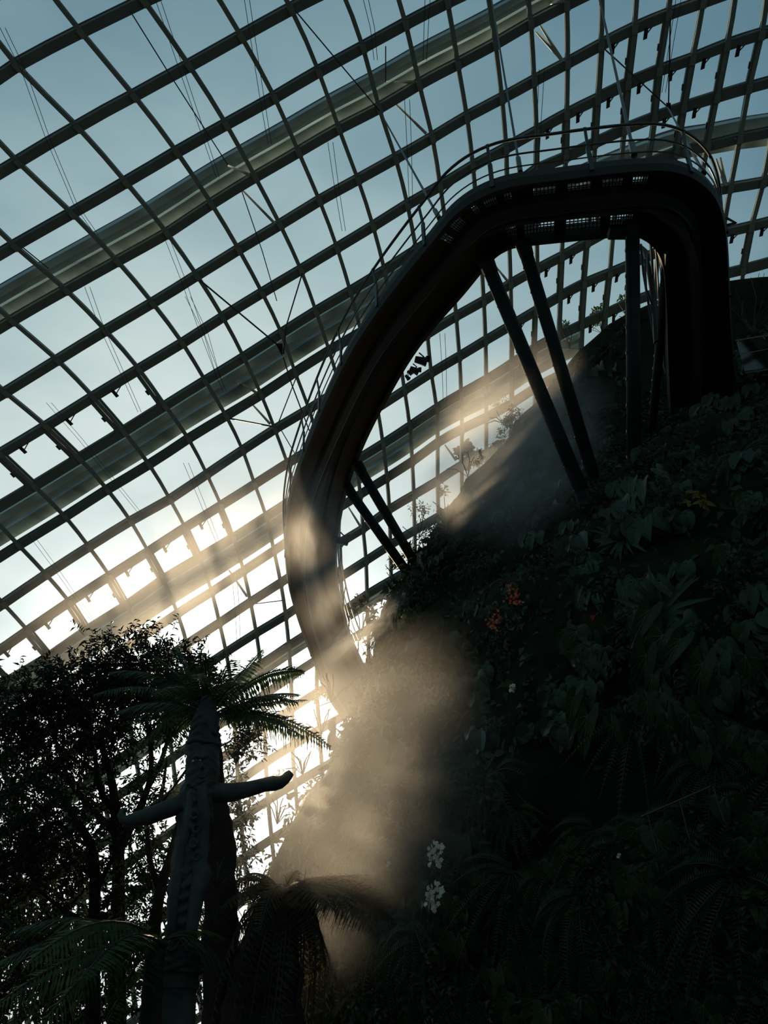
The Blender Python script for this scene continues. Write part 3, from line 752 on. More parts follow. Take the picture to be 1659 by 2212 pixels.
# uncountable undergrowth
ub = LB(); ub2 = LB(); k = 0
for _ in range(52000):
    z = rng.uniform(0, ZT); th = math.radians(rng.uniform(135, 320)); r = rad(z, th)
    if rng.random() > max(r/21, .75 if z > 13 else 0): continue
    p = mount(th, z, rng.uniform(-.03, .22)); n = outward(p)
    if np.dot(n, CAM-p) < -4: continue
    d_ = ray_uv = None
    rel = p-CAM; zc = rel[1]*cp+rel[2]*sp
    if zc < 1: continue
    u = W_/2+FOC*rel[0]/zc; v = H_/2-FOC*(-rel[1]*sp+rel[2]*cp)/zc
    if not (-100 < u < 2700 and -100 < v < 2400): continue
    if hollow(u, v) and rng.random() < .85: continue
    d = unit(n*.5+rng.normal(0, .6, 3)+np.array([0,0,-.7])); L = rng.uniform(.10, .24)*(1.7 if rel[1] > 15 and z > 12 else 1)
    quick(ub if k % 5 else ub2, p, d, unit(n+rng.normal(0, .35, 3)), L, L*rng.uniform(.35, .7), .25); k += 1
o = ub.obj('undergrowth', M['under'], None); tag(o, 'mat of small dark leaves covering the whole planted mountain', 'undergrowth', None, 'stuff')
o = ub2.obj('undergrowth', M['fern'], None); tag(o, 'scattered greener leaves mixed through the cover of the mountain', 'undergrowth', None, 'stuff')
print('slope plants', cnt, 'undergrowth', k)

# bushes that stand out along the skyline of the slope
def bush(u, v, R, n, L, label, name='shrub', mat='leafB', lean=(0,0,0), hd_off=0, outl=None, cat='shrub', k_big=None):
    p = hit(u, v, .2); t = thing(name, label, cat, None, p-np.array([0,0,.2])); lb = LB(); st = MB()
    for s_ in range(9):
        dr = unit(rng.normal(0, 1, 3)+np.array([-.3,-.3,.8])+np.array(lean)); tip = p+dr*R*rng.uniform(.7, 1.1)
        st.tube([p-np.array([0,0,.2]), (p+tip)/2+rng.normal(0,.06*R,3), tip], .012, 4)
        for k in range(n//9):
            x = rng.uniform(.3, 1.05); q = p+(tip-p)*x+rng.normal(0, .14*R, 3); d = unit(rng.normal(0, 1, 3)+dr)
            if outl is not None: heart(lb, q, d, unit(rng.normal(0,.4,3)+Zu), L*rng.uniform(.7,1.2), L*.8, outl, .3)
            else: lance(lb, q, d, unit(rng.normal(0,.4,3)+Zu), L*rng.uniform(.7,1.2), L*.4, .3)
    lb.obj('leaves', M[mat], t); part('stems', st, M['stem'], t)
    return t
bush(1010, 1020, 1.0, 260, .30, 'round-headed bush with thick leaves on the sunlit skyline of the slope', outl=ROUND)
bush(1085, 905, .8, 150, .20, 'airy bush against the glass just left of the slanted pair')
bush(962, 1105, .6, 90, .26, 'small bush on the slope edge below the round-headed bush')
bush(905, 1150, .8, 150, .22, 'leafy bush on the slope edge beside the lower support pair')
bush(860, 1262, .7, 120, .24, 'drooping leafy bush just under the lower support feet')
bush(778, 1370, .8, 150, .24, 'leafy clump seen against bright glass under the far walkway end')
bush(716, 1500, .6, 110, .26, 'bright-edged bush with long leaves at the walkway end of the slope')
bush(695, 1570, .45, 80, .24, 'thin bush on the slope edge beside the mist post')
bush(655, 1655, .5, 90, .15, 'wispy bush leaning over the bright glass above the carved hand')
bush(600, 1760, .4, 70, .20, 'small wispy bush on the slope edge below the carved hand')
bush(1230, 745, .9, 140, .30, 'spiky bush on the skyline between the slanted supports', mat='fern')
bush(1300, 712, .9, 140, .32, 'dark spiky bush at the top of the slope right of the slanted pair', mat='fern')
bush(1362, 690, 1.0, 140, .35, 'green lit bush behind the upright support', mat='fern')
t = thing('potted_shrub', 'leafy shrub rising at the right edge above the terrace rail', 'shrub', None, P(1625,720,19)); lb = LB(); st = MB()
b_ = P(1625,720,19)
for (u, v) in ((1588,620),(1622,600),(1650,640),(1605,650),(1640,670),(1575,660),(1665,655),(1600,690),(1690,640)):
    tip = P(u, v, 19); st.tube([b_, (b_+tip)/2+rng.normal(0,.1,3), tip], .012, 4)
    for k in range(36):
        x = rng.uniform(.15, 1.0); q = b_+(tip-b_)*x+rng.normal(0, .16*(1.1-x), 3); lance(lb, q, rng.normal(0,1,3), unit(rng.normal(0,.5,3)+Zu), .17, .10, .3)
lb.obj('leaves', M['leafB'], t); part('stems', st, M['stem'], t)

# thin railing on the dark slope
ra = hit(1385,1765,.6); rb = hit(1535,1700,.6); rb = rb+(ra-rb)*.0
t = thing('slope_railing', 'thin bent wire railing in the dark lower slope', 'railing', None, ra)
part('top_wire', MB().tube([ra, (ra+rb)/2, rb], .012, 5), M['cable'], t)
for (u0, v0, u1, v1) in ((1400,1752,1420,1840),(1470,1725,1490,1815),(1540,1700,1565,1775)):
    a_ = ra+(rb-ra)*((u0-1385)/150); d_ = np.linalg.norm(a_-CAM)
    part('post', MB().tube([a_, CAM+ray(u1, v1)*d_], .012, 5), M['cable'], t)

# ------------------------------------------------------------------ carved timber figure
def mpp(u, v, hd): return np.linalg.norm(P(u, v, hd)-CAM)/FOC/ (1.0) * 1.02
HT = 9.0
def loft(prof_, hd, sq=.9, n=28, amp=0.0, freq=9.0, sub=6, seed=0.0):
    cs = [(P(u, v, hd), hw*mpp(u, v, hd)) for (u, v, hw) in prof_]
    C2 = catmull([np.r_[c, r] for c, r in cs], sub); rings = []
    for c4 in C2:
        c, r = c4[:3], max(c4[3], .004); ring = []
        for q in range(n):
            a = 2*math.pi*q/n; dr = np.array([math.cos(a), math.sin(a)*sq, 0]); p = c+dr*r
            if amp:
                s1 = math.sin(freq*2.1*p[2]*3+3*math.sin(a*3+seed)+seed); s2 = noise.noise(Vector(tuple(p*freq+seed)))
                s3 = abs(noise.noise(Vector(tuple(p*freq*.45+7+seed))))
                p = p+dr*(amp*(.45*s1*(s3*2.2) + .9*s2 - .8*(1 if s3 < .05 else 0)))
            ring.append(p)
        rings.append(ring)
    return MB().sweep(rings)
tot = thing('carved_figure', 'tall carved dark timber figure with a pointed hat and outstretched arms', 'sculpture', None, setz(P(370,2212,HT), 0))
part('body', loft([(432,1688,29),(430,1705,32),(425,1740,34),(416,1800,31),(411,1850,33),(411,1885,36),(402,1930,34),(394,1990,29),(390,2035,27)], HT, .85, 56, .035, 9, 12), M['carve'], tot, True)
part('head', loft([(438,1604,33),(438,1622,32),(438,1650,34),(437,1675,33),(434,1694,31),(432,1706,28)], HT, .95, 40, .014, 12, 10, 2.0), M['carve'], tot, True)
part('hat', loft([(450,1501,2),(449,1510,9),(447,1530,17),(444,1560,27),(441,1590,32),(439,1603,35),(438,1611,36),(438,1615,31)], HT, .95, 44, .026, 11, 12, 4.0), M['carve'], tot, True)
part('waist_drum', loft([(388,2030,29),(386,2038,43),(381,2062,49),(379,2090,50),(378,2101,52),(377,2106,44)], HT, .9, 50, .03, 14, 12, 1.0), M['carve'], tot, True)
part('pedestal', loft([(377,2104,44),(374,2130,45),(372,2136,48),(371,2142,44),(366,2212,46),(356,2420,50)], HT, .9, 40, .014, 11, 8, 3.0), M['carve'], tot, True)
bz = P(356,2420,HT); mb = MB().tube([setz(bz, 0), bz], [.36, .28], 24); part('base', mb, M['carve'], tot, True)
part('arm', loft([(440,1716,22),(470,1713,20),(500,1712,18),(540,1704,15),(572,1695,13),(592,1692,15),(606,1690,12),(616,1683,10),(623,1675,9.5),(628,1670,7)], HT, 1.0, 20, .007, 16, 5, 1.0) if False else MB().tube([P(u, v, HT) for u, v, h in [(440,1716,22),(470,1713,20),(500,1712,18),(540,1704,15),(572,1695,13.5),(592,1692,15),(606,1690,12.5),(616,1683,10.5),(623,1675,9.5),(629,1669,7)]], [h*mpp(500,1700,HT) for h in (22,20,18,15,13.5,15,12.5,10.5,9.5,7)], 18), M['carve'], tot, True)
part('arm', MB().tube([P(u, v, HT) for u, v in [(425,1728),(390,1737),(350,1752),(320,1764),(295,1769),(278,1773),(266,1770),(261,1760),(266,1750),(275,1750)]], [h*mpp(350,1750,HT) for h in (24,18,16.5,16,14,11.5,9,7,5.5,4)], 18), M['carve'], tot, True)
part('carved_fold', MB().tube([P(u, v, HT-.13) for u, v in [(436,1700),(440,1760),(436,1820),(430,1870),(437,1885),(425,1930),(415,2000),(408,2040)]], [h*.0052 for h in (10,12,11,14,18,15,11,10)], 14), M['carve'], tot, True)
part('carved_fold', MB().tube([P(u, v, HT-.09) for u, v in [(415,1710),(402,1790),(385,1880),(375,1960),(372,2035)]], [h*.0052 for h in (9,11,12,11,9)], 14), M['carve'], tot, True)
part('nose', MB().sweep([[P(436,1640,HT-.17)]*3, [P(431,1658,HT-.20), P(441,1658,HT-.20), P(436,1655,HT-.27)], [P(432,1664,HT-.18), P(441,1664,HT-.18), P(436,1664,HT-.2)]]), M['carve'], tot)
part('brow', MB().tube([P(414,1640,HT-.10), P(424,1633,HT-.16), P(436,1636,HT-.18), P(448,1632,HT-.16), P(458,1639,HT-.10)], .022, 8), M['carve'], tot, True)
part('mouth', MB().tube([P(426,1676,HT-.14), P(436,1679,HT-.17), P(446,1676,HT-.14)], .014, 8), M['carve'], tot, True)
for (u, v) in ((433,1642),(417,1644)):
    o = part('eye', MB().ball(P(u, v, HT-.165), .013, 8, 6), M['strut'], tot); o['label'] = 'pale inlaid eye'
for (u, v) in ((420,1760),(424,1790),(418,1822),(425,1850),(400,2075),(370,2085),(385,1060+1000)):
    ring = MB(); c = P(u, v, HT-.19); ring.tube([c+np.array([.045*math.cos(a), -.01, .045*math.sin(a)])*(1-a/26) for a in np.linspace(0, 12, 30)], .008, 5); part('spiral_carving', ring, M['carve'], tot)

# ------------------------------------------------------------------ tree ferns
def bez(a, b, c, n=40): return [(1-t)**2*a+2*t*(1-t)*b+t*t*c for t in np.linspace(0, 1, n)]
def frond_curve(lb, rach, pts, Wd, side=None, teeth=5, hang=.35, start=.1, dens=1.0, r0=.012):
    n = len(pts); side0 = side
    for k in range(int(n*start), n):
        t = k/(n-1); a = pts[k]; tg = unit(pts[min(k+1, n-1)]-pts[max(k-1, 0)]); s_ = unit(np.cross(tg, Zu) + (side0 if side0 is not None else 0)); nn = unit(np.cross(s_, tg))
        if nn[2] < 0: nn = -nn
        w = Wd*(math.sin(math.pi*min(1, t*.88+.10))**.7)+.015; step = np.linalg.norm(pts[1]-pts[0])
        for sg in (1, -1):
            if rng.random() > dens: continue
            dd = unit(s_*sg + tg*.45 - nn*hang*rng.uniform(.5, 1.6)+rng.normal(0,.06,3)); V = [a]; up_ = []; lo_ = []; ww = w*rng.uniform(.8, 1.1)
            for q in range(1, teeth+1):
                f = q/(teeth+.6); wd = step*.62*(1-f**2)*(1.0 if q % 2 else .3); c = a+dd*ww*f-Zu*ww*.22*f*f
                up_.append(c+tg*wd); lo_.append(c-tg*wd)
            V += up_+[a+dd*ww-Zu*ww*.25]+lo_[::-1]; lb.add(V, [tuple(range(len(V)))])
    rach.tube(pts[::4]+[pts[-1]], [r0*(1-.85*k/(len(pts[::4])))+.002 for k in range(len(pts[::4])+1)], 5)
def tree_fern(base_px, crown, hd, tips, trunk, label, mat='fern', W=.26, nn=46, name='tree_fern', hang=.35):
    cx = P(*crown, hd); t = thing(name, label, 'tree fern', None, setz(P(*base_px, hd), 0))
    rings = [(P(u, v, hd), hw*mpp(u, v, hd)) for u, v, hw in trunk]; pts = catmull([np.r_[c, r] for c, r in rings], 5)
    mb = MB(); rr = []
    for c4 in pts:
        ring = []
        for q in range(22):
            a = 2*math.pi*q/22; dr = np.array([math.cos(a), math.sin(a), 0]); p = c4[:3]+dr*c4[3]; k = 1+.28*noise.noise(Vector(tuple(p*4)))+.16*noise.noise(Vector(tuple(p*15)))
            ring.append(c4[:3]+dr*c4[3]*k)
        rr.append(ring)
    mb.sweep(rr); part('trunk', mb, M['bark'], t, True)
    for tp in tips:
        u, v, dh, ark = tp[:4]; tip = P(u, v, hd+dh); mid = (cx+tip)/2+np.array([0, 0, ark]); lb = LB(); rc = MB()
        L = np.linalg.norm(tip-cx); side = np.array([0, rng.uniform(-.3,.3), rng.uniform(-.5, .7)])
        frond_curve(lb, rc, bez(cx+rng.normal(0,.04,3), mid, tip, nn), W*(tp[4] if len(tp) > 4 else 1), side, 5, hang, .16)
        fr_ = lb.obj('frond', M[mat], t, t.location, False); part('stalk', rc, M['stem'], t).parent = fr_
    return t, cx
tree_fern((478,2212), (448,1548), 9.9,
    [(655,1450,.2,.42),(642,1517,-.4,.30),(645,1500,.9,.22),(712,1612,.1,.42,1.1),(655,1592,-.6,.30),(662,1512,1.0,.1,.45),(566,1404,.6,.05,.8),(620,1560,1.3,.25),
     (240,1452,.3,.40),(205,1500,-.5,.40),(285,1560,.7,.35),(330,1415,.2,.2),(385,1400,.7,.1),(435,1410,-.7,.25),(500,1425,-.9,.25),(300,1620,-.2,.5),(340,1650,.5,.45),(250,1540,1.1,.3),(540,1480,-1.5,.3),(330,1500,-1.4,.4),(430,1470,-1.9,.5)],
    [(452,1545,14),(458,1620,17),(466,1700,20),(470,1760,25),(474,1850,31),(477,1950,33),(478,2080,34),(478,2230,36),(478,2500,38)],
    'tall tree fern whose dark fronds spread behind the carved figure, half hiding the sun')
tf2, c2 = tree_fern((570,2212), (612,1935), 9.6,
    [(690,1915,.3,.12,.8),(760,1938,-.5,.22,1.15),(850,1985,.1,.40,1.2),(830,1960,.8,.35),(800,2005,-.9,.42,1.2),(505,1905,.2,.22,.7),(535,1888,-.3,.15,.6),(500,1950,.5,.25,.7),(560,1890,.9,.1,.5),(742,2215,-.2,.75,.7),(700,2110,.5,.6,.6),(520,2040,.3,.5,.8),(870,1925,1.2,.3,.8),(650,1905,-.8,.1,.6),(820,2030,.4,.5),(720,1960,-1.0,.2,1.1),(780,1915,.9,.25,.9),(560,2010,-.9,.4,.8),(480,1960,-.5,.3,.7),(640,1880,.1,.05,.5),(690,2060,-.7,.5,.9)],
    [(608,1925,26),(600,1950,40),(590,1990,48),(580,2060,58),(572,2140,68),(566,2230,76),(560,2480,80)],
    'squat shaggy tree fern in the golden haze at bottom centre', 'dryfern', .30, 40)
# skirt of hanging dry fronds on the squat one
for k in range(36):
    a = rng.uniform(0, 6.28); lb = LB(); rc = MB(); z0 = rng.uniform(-.25, -.02); r = rng.uniform(.22, .36)
    p0 = c2+np.array([math.cos(a)*.1, math.sin(a)*.1, z0]); p2 = c2+np.array([-.10+math.cos(a)*r*1.5, math.sin(a)*r*1.5, -rng.uniform(.9, 1.7)])
    frond_curve(lb, rc, bez(p0, p0+np.array([math.cos(a)*r*1.3, math.sin(a)*r*1.3, .1]), p2, 26), .14, None, 3, .5, .15)
    lb.obj('dry_frond', M['dryfern'], tf2, tf2.location, False); part('stalk', rc, M['stem'], tf2)
tree_fern((120,2300), (345,2045), 8.4,
    [(0,2165,-.2,.30,1.2),(20,2015,.5,.35,1.1),(90,2215,-.8,.4,1.1),(220,2240,-.5,.3),(470,2020,.6,.15,.8),(150,2010,1.0,.25),(500,2110,.4,.3,.8),(180,2110,-1.2,.35),(60,2080,-1.4,.45),(-40,2100,.8,.4)],
    [(340,2040,16),(332,2100,20),(325,2230,22),(315,2480,24)],
    'low dark tree fern with long fronds sweeping to the lower left corner', 'fern', .30, 44)

# ------------------------------------------------------------------ leafy trees
def leafy(label, trunks, blobs, hd, dens, L=.115, twig_out=.3, cat='tree', name='leafy_tree', mat='tleaf', branches=(), sprigs=()):
    u0, v0, _ = trunks[0][0]; t = thing(name, label, cat, None, setz(P(u0, v0, hd), 0))
    for k, tr in enumerate(trunks):
        C4 = catmull([np.r_[P(u, v, hd), hw*mpp(u, v, hd)] for u, v, hw in tr], 5)
        part('trunk' if k == 0 else 'branch', MB().tube([c[:3] for c in C4], [c[3] for c in C4], 10), M['bark'], t, True)
    for tr in branches:
        C4 = catmull([np.r_[P(u, v, hd+dh), hw*mpp(u, v, hd)] for u, v, hw, dh in tr], 4)
        part('branch', MB().tube([c[:3] for c in C4], [c[3] for c in C4], 7), M['bark'], t, True)
    lb = LB(); tw = MB(); area = [b[2]**2*(b[3] if len(b) > 3 else 1) for b in blobs]; tot_ = sum(area)
    ntw = int(tot_*math.pi*dens)
    for b, a_ in zip(blobs, area):
        c = P(b[0], b[1], hd+(b[4] if len(b) > 4 else 0)); R = b[2]*mpp(b[0], b[1], hd)
        for k in range(int(ntw*a_/tot_)):
            dr = unit(rng.normal(0, 1, 3)); rr = R*rng.random()**.42*(1 if rng.random() > .12 else 1.18); p = c+dr*rr*np.array([1, 1.2, 1])
            d = unit(dr*.8+np.array([0,0,.35])+rng.normal(0, .45, 3)); tl = L*rng.uniform(1.6, 2.6)
            if k % 3 == 0: tw.tube([p-d*tl*.5, p+d*tl*.7], [.006, .002], 3, False)
            for q in range(6):
                x = q/5; base = p+d*tl*(x-.3); sd = unit(np.cross(d, rng.normal(0, 1, 3))); ld = unit(d*.55+sd*.8+np.array([0,0,-.3]))
                l_ = L*rng.uniform(.7, 1.2); quick(lb, base, ld, unit(rng.normal(0,.6,3)+Zu), l_, l_*.34, .3)
            l_ = L*1.1; quick(lb, p+d*tl*.7, d, unit(rng.normal(0,.6,3)+Zu), l_, l_*.32, .3)
    for (u, v, n_) in sprigs:
        c = P(u, v, hd)
        for k in range(n_):
            d = unit(rng.normal(0, .55, 3)+np.array([0,0,.9])); p = c+rng.normal(0, .12, 3); tl = L*rng.uniform(2.2, 3.4); tw.tube([p, p+d*tl], [.006, .002], 3, False)
            for q in range(8):
                base = p+d*tl*(q+1)/8; sd = unit(np.cross(d, rng.normal(0, 1, 3))); ld = unit(d*.5+sd*.8+np.array([0,0,-.25])); l_ = L*rng.uniform(.8, 1.2); quick(lb, base, ld, unit(rng.normal(0,.5,3)+Zu), l_, l_*.3, .35)
    cw = lb.obj('crown', M[mat], t, t.location, False); part('twigs', tw, M['stem'], t).parent = cw
    print(name, 'leaf verts', lb.n); return t
leafy('broad dark tree at left, its domed crown cut out against the glass',
  [[(252,2230,17),(254,2000,14),(256,1860,11),(250,1760,10),(240,1680,7),(215,1600,5)], [(252,1850,9),(290,1770,7),(320,1700,6),(327,1640,5),(318,1560,3)], [(254,1800,7),(200,1750,6),(150,1690,5),(90,1640,3)]],
  [(310,1448,62),(372,1462,66),(250,1445,56),(190,1468,56),(425,1478,50),(130,1500,60),(70,1530,62),(10,1560,70),(300,1520,80),(210,1550,85),(120,1600,80),(380,1530,60),(30,1660,75,.8),(-30,1720,70),(250,1630,60,.6),(150,1690,60,.8),(290,1760,50,.7),(230,1760,50,.7)],
  13.0, .0125, L=.10, branches=[[(320,1700,6,0),(350,1640,5,.3),(372,1560,3,.5)],[(250,1760,6,0),(215,1700,5,-.4),(205,1620,3,-.6)],[(290,1770,6,0),(335,1760,5,.5),(352,1700,4,.8),(360,1640,2,1)],[(150,1690,4,0),(120,1600,3,.4),(110,1540,2,.5)]],
  sprigs=[(300,1385,8),(235,1392,7),(350,1400,7),(180,1410,6),(60,1462,7),(120,1440,6),(10,1490,6),(400,1412,6),(455,1430,5),(215,1400,5),(325,1388,6)])
leafy('smaller tree at the lower left edge, sky flecks showing between its leaves',
  [[(200,2230,14),(202,2050,11),(205,1900,10),(198,1830,8),(165,1770,6),(130,1720,4)], [(203,1930,6),(240,1860,4),(262,1800,3)]],
  [(50,1770,75,.9),(130,1770,60,.9),(10,1860,80,.9),(95,1870,70,.9),(180,1850,50,.8),(300,1850,50,.6),(50,1960,80,.6),(150,1950,60,.5),(250,1930,45,.4),(30,2060,80,.7),(130,2060,70,.6),(240,2040,45,.4),(70,2160,80,.7),(190,2170,60,.4),(300,2150,40,.4)],
  12.0, .0095, .10, branches=[[(205,1900,5,0),(150,1850,4,.3),(80,1800,3,.5),(40,1740,2,.6)],[(202,2000,5,0),(130,1960,4,-.3),(60,1900,2,-.5)]])
leafy('slender tree behind the carved figure, its small leaves spilling to the right of the trunk',
  [[(318,2230,13),(330,2050,11),(345,1930,10),(368,1850,8),(392,1760,6),(420,1640,4)], [(345,1930,6),(322,1850,5),(318,1790,4)]],
  [(540,1570,30,1.1),(515,1612,22,1.1),(500,1545,20,.9),(535,1610,30,.8),(495,1640,28,.7),(500,1690,30,.7),(520,1740,28,.8),(510,1790,30,.9),(515,1850,26,.8),(505,1900,22,.7),(345,1830,45,.5),(320,1900,45,.5),(360,1700,40,.4),(300,1680,38,.3),(400,1610,26,.5),(290,1990,40,.5),(345,1990,30,.5)],
  11.2, .011, .085, branches=[[(392,1760,5,0),(430,1720,4,.3),(490,1700,2,.6)],[(392,1760,4,0),(440,1640,3,.5),(500,1600,2,.6)],[(345,1930,5,0),(420,1880,4,.5),(500,1850,2,.7)],[(420,1640,3,0),(345,1740,2,.2)]])

leafy('dark background shrubbery low at the left, behind the tree trunks', [[(150,2230,10),(150,2100,8),(140,1960,5)]],
  [(100,1900,100,.7),(280,1960,80,.7),(400,1960,50,.7),(60,2100,100,1),(200,2120,85,.9),(330,2120,55,.7),(20,1980,80,.8),(430,2150,50,.8)], 16.5, .0042, .17, cat='shrub', name='shrub')

# lit leaves on top of the squat tree fern and the dark heart leaves beside the trunk
def sprig(u, v, hd, n, L, R, label, mat='leafB', outl=None, cat='plant', name='leafy_sprig'):
    p = P(u, v, hd); t = thing(name, label, cat, None, p); lb = LB(); st = MB()
    for k in range(n):
        q = p+rng.normal(0, R, 3)*np.array([1,1,.6]); d = unit(rng.normal(0, 1, 3)+np.array([0,0,.2])); l_ = L*rng.uniform(.7, 1.2)
        if outl: heart(lb, q, d, unit(rng.normal(0,.5,3)+Zu), l_, l_*.9, outl, .25)
        else: lance(lb, q, d, unit(rng.normal(0,.5,3)+Zu), l_, l_*.5, .3)
        if k % 3 == 0: st.tube([p-np.array([0,0,R]), (p+q)/2, q], .004, 4)
    lb.obj('leaves', M[mat], t); part('stems', st, M['stem'], t); return t
sprig(622, 1902, 9.5, 9, .12, .07, 'round lit leaf cluster on top of the squat tree fern', 'leafB', ROUND)
sprig(655, 1912, 9.4, 60, .035, .12, 'frothy pale seed tuft in the middle of the squat tree fern top', 'dryfern')
sprig(712, 1925, 9.4, 12, .11, .10, 'lit green leaves at the right end of the squat tree fern top', 'leafB', HEART)
sprig(745, 1935, 9.3, 40, .04, .12, 'dry lit tuft just right of the green leaves on the squat tree fern', 'dryfern')
sprig(550, 1925, 9.7, 50, .045, .11, 'pale dry tuft between the tall trunk and the squat tree fern', 'dryfern')
sprig(525, 1912, 9.4, 4, .14, .05, 'pair of dark heart leaves silhouetted beside the tall fern trunk', 'leafA', HEART)
sprig(525, 1965, 9.4, 7, .13, .07, 'bright green leaf cluster low beside the tall fern trunk', 'leafB', ROUND)
sprig(535, 2045, 9.4, 6, .12, .06, 'lit leaf halfway down beside the squat tree fern trunk', 'leafB', ROUND)
sprig(515, 2090, 9.3, 90, .045, .13, 'small dense leaves at the foot of the gap between the two fern trunks', 'leafB')
sprig(590, 2195, 8.6, 26, .05, .10, 'yellow-green lit leaflets at the very bottom of the picture', 'yleaf')
sprig(470, 1880, 9.2, 70, .06, .16, 'fine dull-green climber on the tall fern trunk, upper patch', 'fern')
sprig(460, 1975, 9.1, 90, .06, .17, 'fine dull-green climber on the tall fern trunk, lower patch', 'fern')

# mist post in the haze
pb = P(722,1640,18.5); t = thing('mist_post', 'slim dark post with a nozzle head standing in the golden haze', 'post', None, pb)
part('pole', MB().tube([pb, P(723,1550,18.5)], .035, 8), M['dark'], t)
part('nozzle', MB().ball(P(717,1566,18.5), .10, 10, 8, (1,1,1.6)), M['dark'], t)
part('tank', MB().ball(P(717,1600,18.5), .11, 10, 8, (1,1,2.0)), M['dark'], t)
for q in ((748,1592),(750,1590)): part('stay', MB().tube([P(723,1572,18.5), P(*q, 18.3)], .010, 4), M['dark'], t)
for u, v in ((522,1880),): pass

# ------------------------------------------------------------------ drifting mist
def mist_mat(name, dens, nscale, lo, hi, aniso, col=(1,1,1), stretch=(1,1,1), edge=.9, off=(0,0,0)):
    m = bpy.data.materials.new(name); m.use_nodes = True; nt = m.node_tree; nt.nodes.clear(); N = nt.nodes.new; L = nt.links.new
    out = N('ShaderNodeOutputMaterial'); vs = N('ShaderNodeVolumeScatter'); vs.inputs['Anisotropy'].default_value = aniso; vs.inputs['Color'].default_value = (*col, 1)
    L(vs.outputs[0], out.inputs['Volume'])
    tc = N('ShaderNodeTexCoord'); ln = N('ShaderNodeVectorMath'); ln.operation = 'LENGTH'; L(tc.outputs['Object'], ln.inputs[0])   # unit ball in object space
    fo = N('ShaderNodeMapRange'); fo.interpolation_type = 'SMOOTHSTEP'; fo.inputs['From Min'].default_value = 1.0; fo.inputs['From Max'].default_value = 1-edge; fo.inputs['To Min'].default_value = 0; fo.inputs['To Max'].default_value = 1
    L(ln.outputs['Value'], fo.inputs['Value'])
    mp = N('ShaderNodeMapping'); mp.inputs['Scale'].default_value = stretch; mp.inputs['Location'].default_value = off; L(tc.outputs['Object'], mp.inputs[0])
    nz = N('ShaderNodeTexNoise'); nz.inputs['Scale'].default_value = nscale; nz.inputs['Detail'].default_value = 3; nz.inputs['Roughness'].default_value = .55; nz.inputs['Distortion'].default_value = .6; L(mp.outputs[0], nz.inputs['Vector'])
    mr = N('ShaderNodeMapRange'); mr.interpolation_type = 'SMOOTHSTEP'; mr.inputs['From Min'].default_value = lo; mr.inputs['From Max'].default_value = hi; mr.inputs['To Min'].default_value = .04; mr.inputs['To Max'].default_value = dens; L(nz.outputs['Fac'], mr.inputs['Value'])
    mu = N('ShaderNodeMath'); mu.operation = 'MULTIPLY'; L(fo.outputs[0], mu.inputs[0]); L(mr.outputs[0], mu.inputs[1]); L(mu.outputs[0], vs.inputs['Density'])
    return m
def mist(a, b, ry, rz, label, dens, nscale=2.2, lo=.38, hi=.66, aniso=.55, stretch=(1,1,1), edge=.85, off=(0,0,0), ext=1.0):
    """ellipsoid of mist with its long axis from a to b"""
    a = np.asarray(a); b = np.asarray(b); c = (a+b)/2; t = unit(b-a); hl = np.linalg.norm(b-a)/2*ext
    s_ = unit(np.cross(t, Zu)); u_ = np.cross(s_, t); bm = bmesh.new(); bmesh.ops.create_icosphere(bm, subdivisions=3, radius=1.0)
    me = bpy.data.meshes.new('mist_bank'); bm.to_mesh(me); bm.free(); o = bpy.data.objects.new('mist_bank', me); C.objects.link(o)
    from mathutils import Matrix
    R = Matrix([[t[i], s_[i], u_[i]] for i in range(3)]).to_4x4(); o.matrix_world = Matrix.Translation(tuple(c)) @ R @ Matrix.Diagonal((hl, ry, rz, 1))
    me.materials.append(mist_mat('mist', dens, nscale, lo, hi, aniso, (1,1,1), stretch, edge, off)); tag(o, label, 'mist', None, 'stuff'); return o
mist(P(600,2080,8.6), P(860,1440,12.0), 2.3, 1.9, 'golden mist in front of the left flank of the slope', .165, 2.0, .30, .70, .5, ext=1.15, edge=1.0)
mist(P(590,1830,14), P(730,1480,17), 1.5, 1.2, 'bright mist on the slope edge just above the carved hand', .20, 1.8, .34, .66, .5, ext=1.1)
mist(P(880,1180,17.0), P(1250,765,15.0), 1.7, 1.5, 'streak of sunlit mist rising along the skyline of the slope', 1.15, 2.0, .36, .62, .4, ext=1.1, edge=.95)
mist(P(680,1440,19), P(880,1275,19), .55, .5, 'narrow mist sliver added to imitate a sunlit strip at the foot of the far walkway run', .9, 2.0, .36, .64, .45, ext=1.25)  # added to imitate a lit strip; the gap below stands in for shadow
mist(P(1030,1200,15.3), P(1290,810,16.6), 1.3, 1.5, 'bluish shaded mist behind the slanted supports', .75, 1.8, .36, .66, .3, ext=1.1, edge=1.0)
mist(P(60,1420,31), P(660,1060,33), 5.0, 4.2, 'warm mist drifting in front of the glass left of the walkway', .085, 2.0, .36, .68, .45, ext=1.3)
mist(P(520,1720,29), P(690,1430,31), 3.4, 3.0, 'glowing mist low in front of the glass right of the sun', .08, 2.0, .34, .68, .4, ext=1.2)
mist(P(655,1000,20), P(720,1400,20.5), 1.5, 1.5, 'wisp of mist curling in front of the far run of the walkway', .26, 2.4, .42, .62, .45, ext=1.25)
mist(P(880,1120,30), P(1200,740,30), 3.4, 2.6, 'pale mist seen through the opening under the walkway', .07, 2.0, .36, .66, .45, ext=1.2)
for k, used in PROTO_USED.items():
    if not used:
        for ch in list(PROTO[k].children): bpy.data.objects.remove(ch)
        bpy.data.objects.remove(PROTO[k])

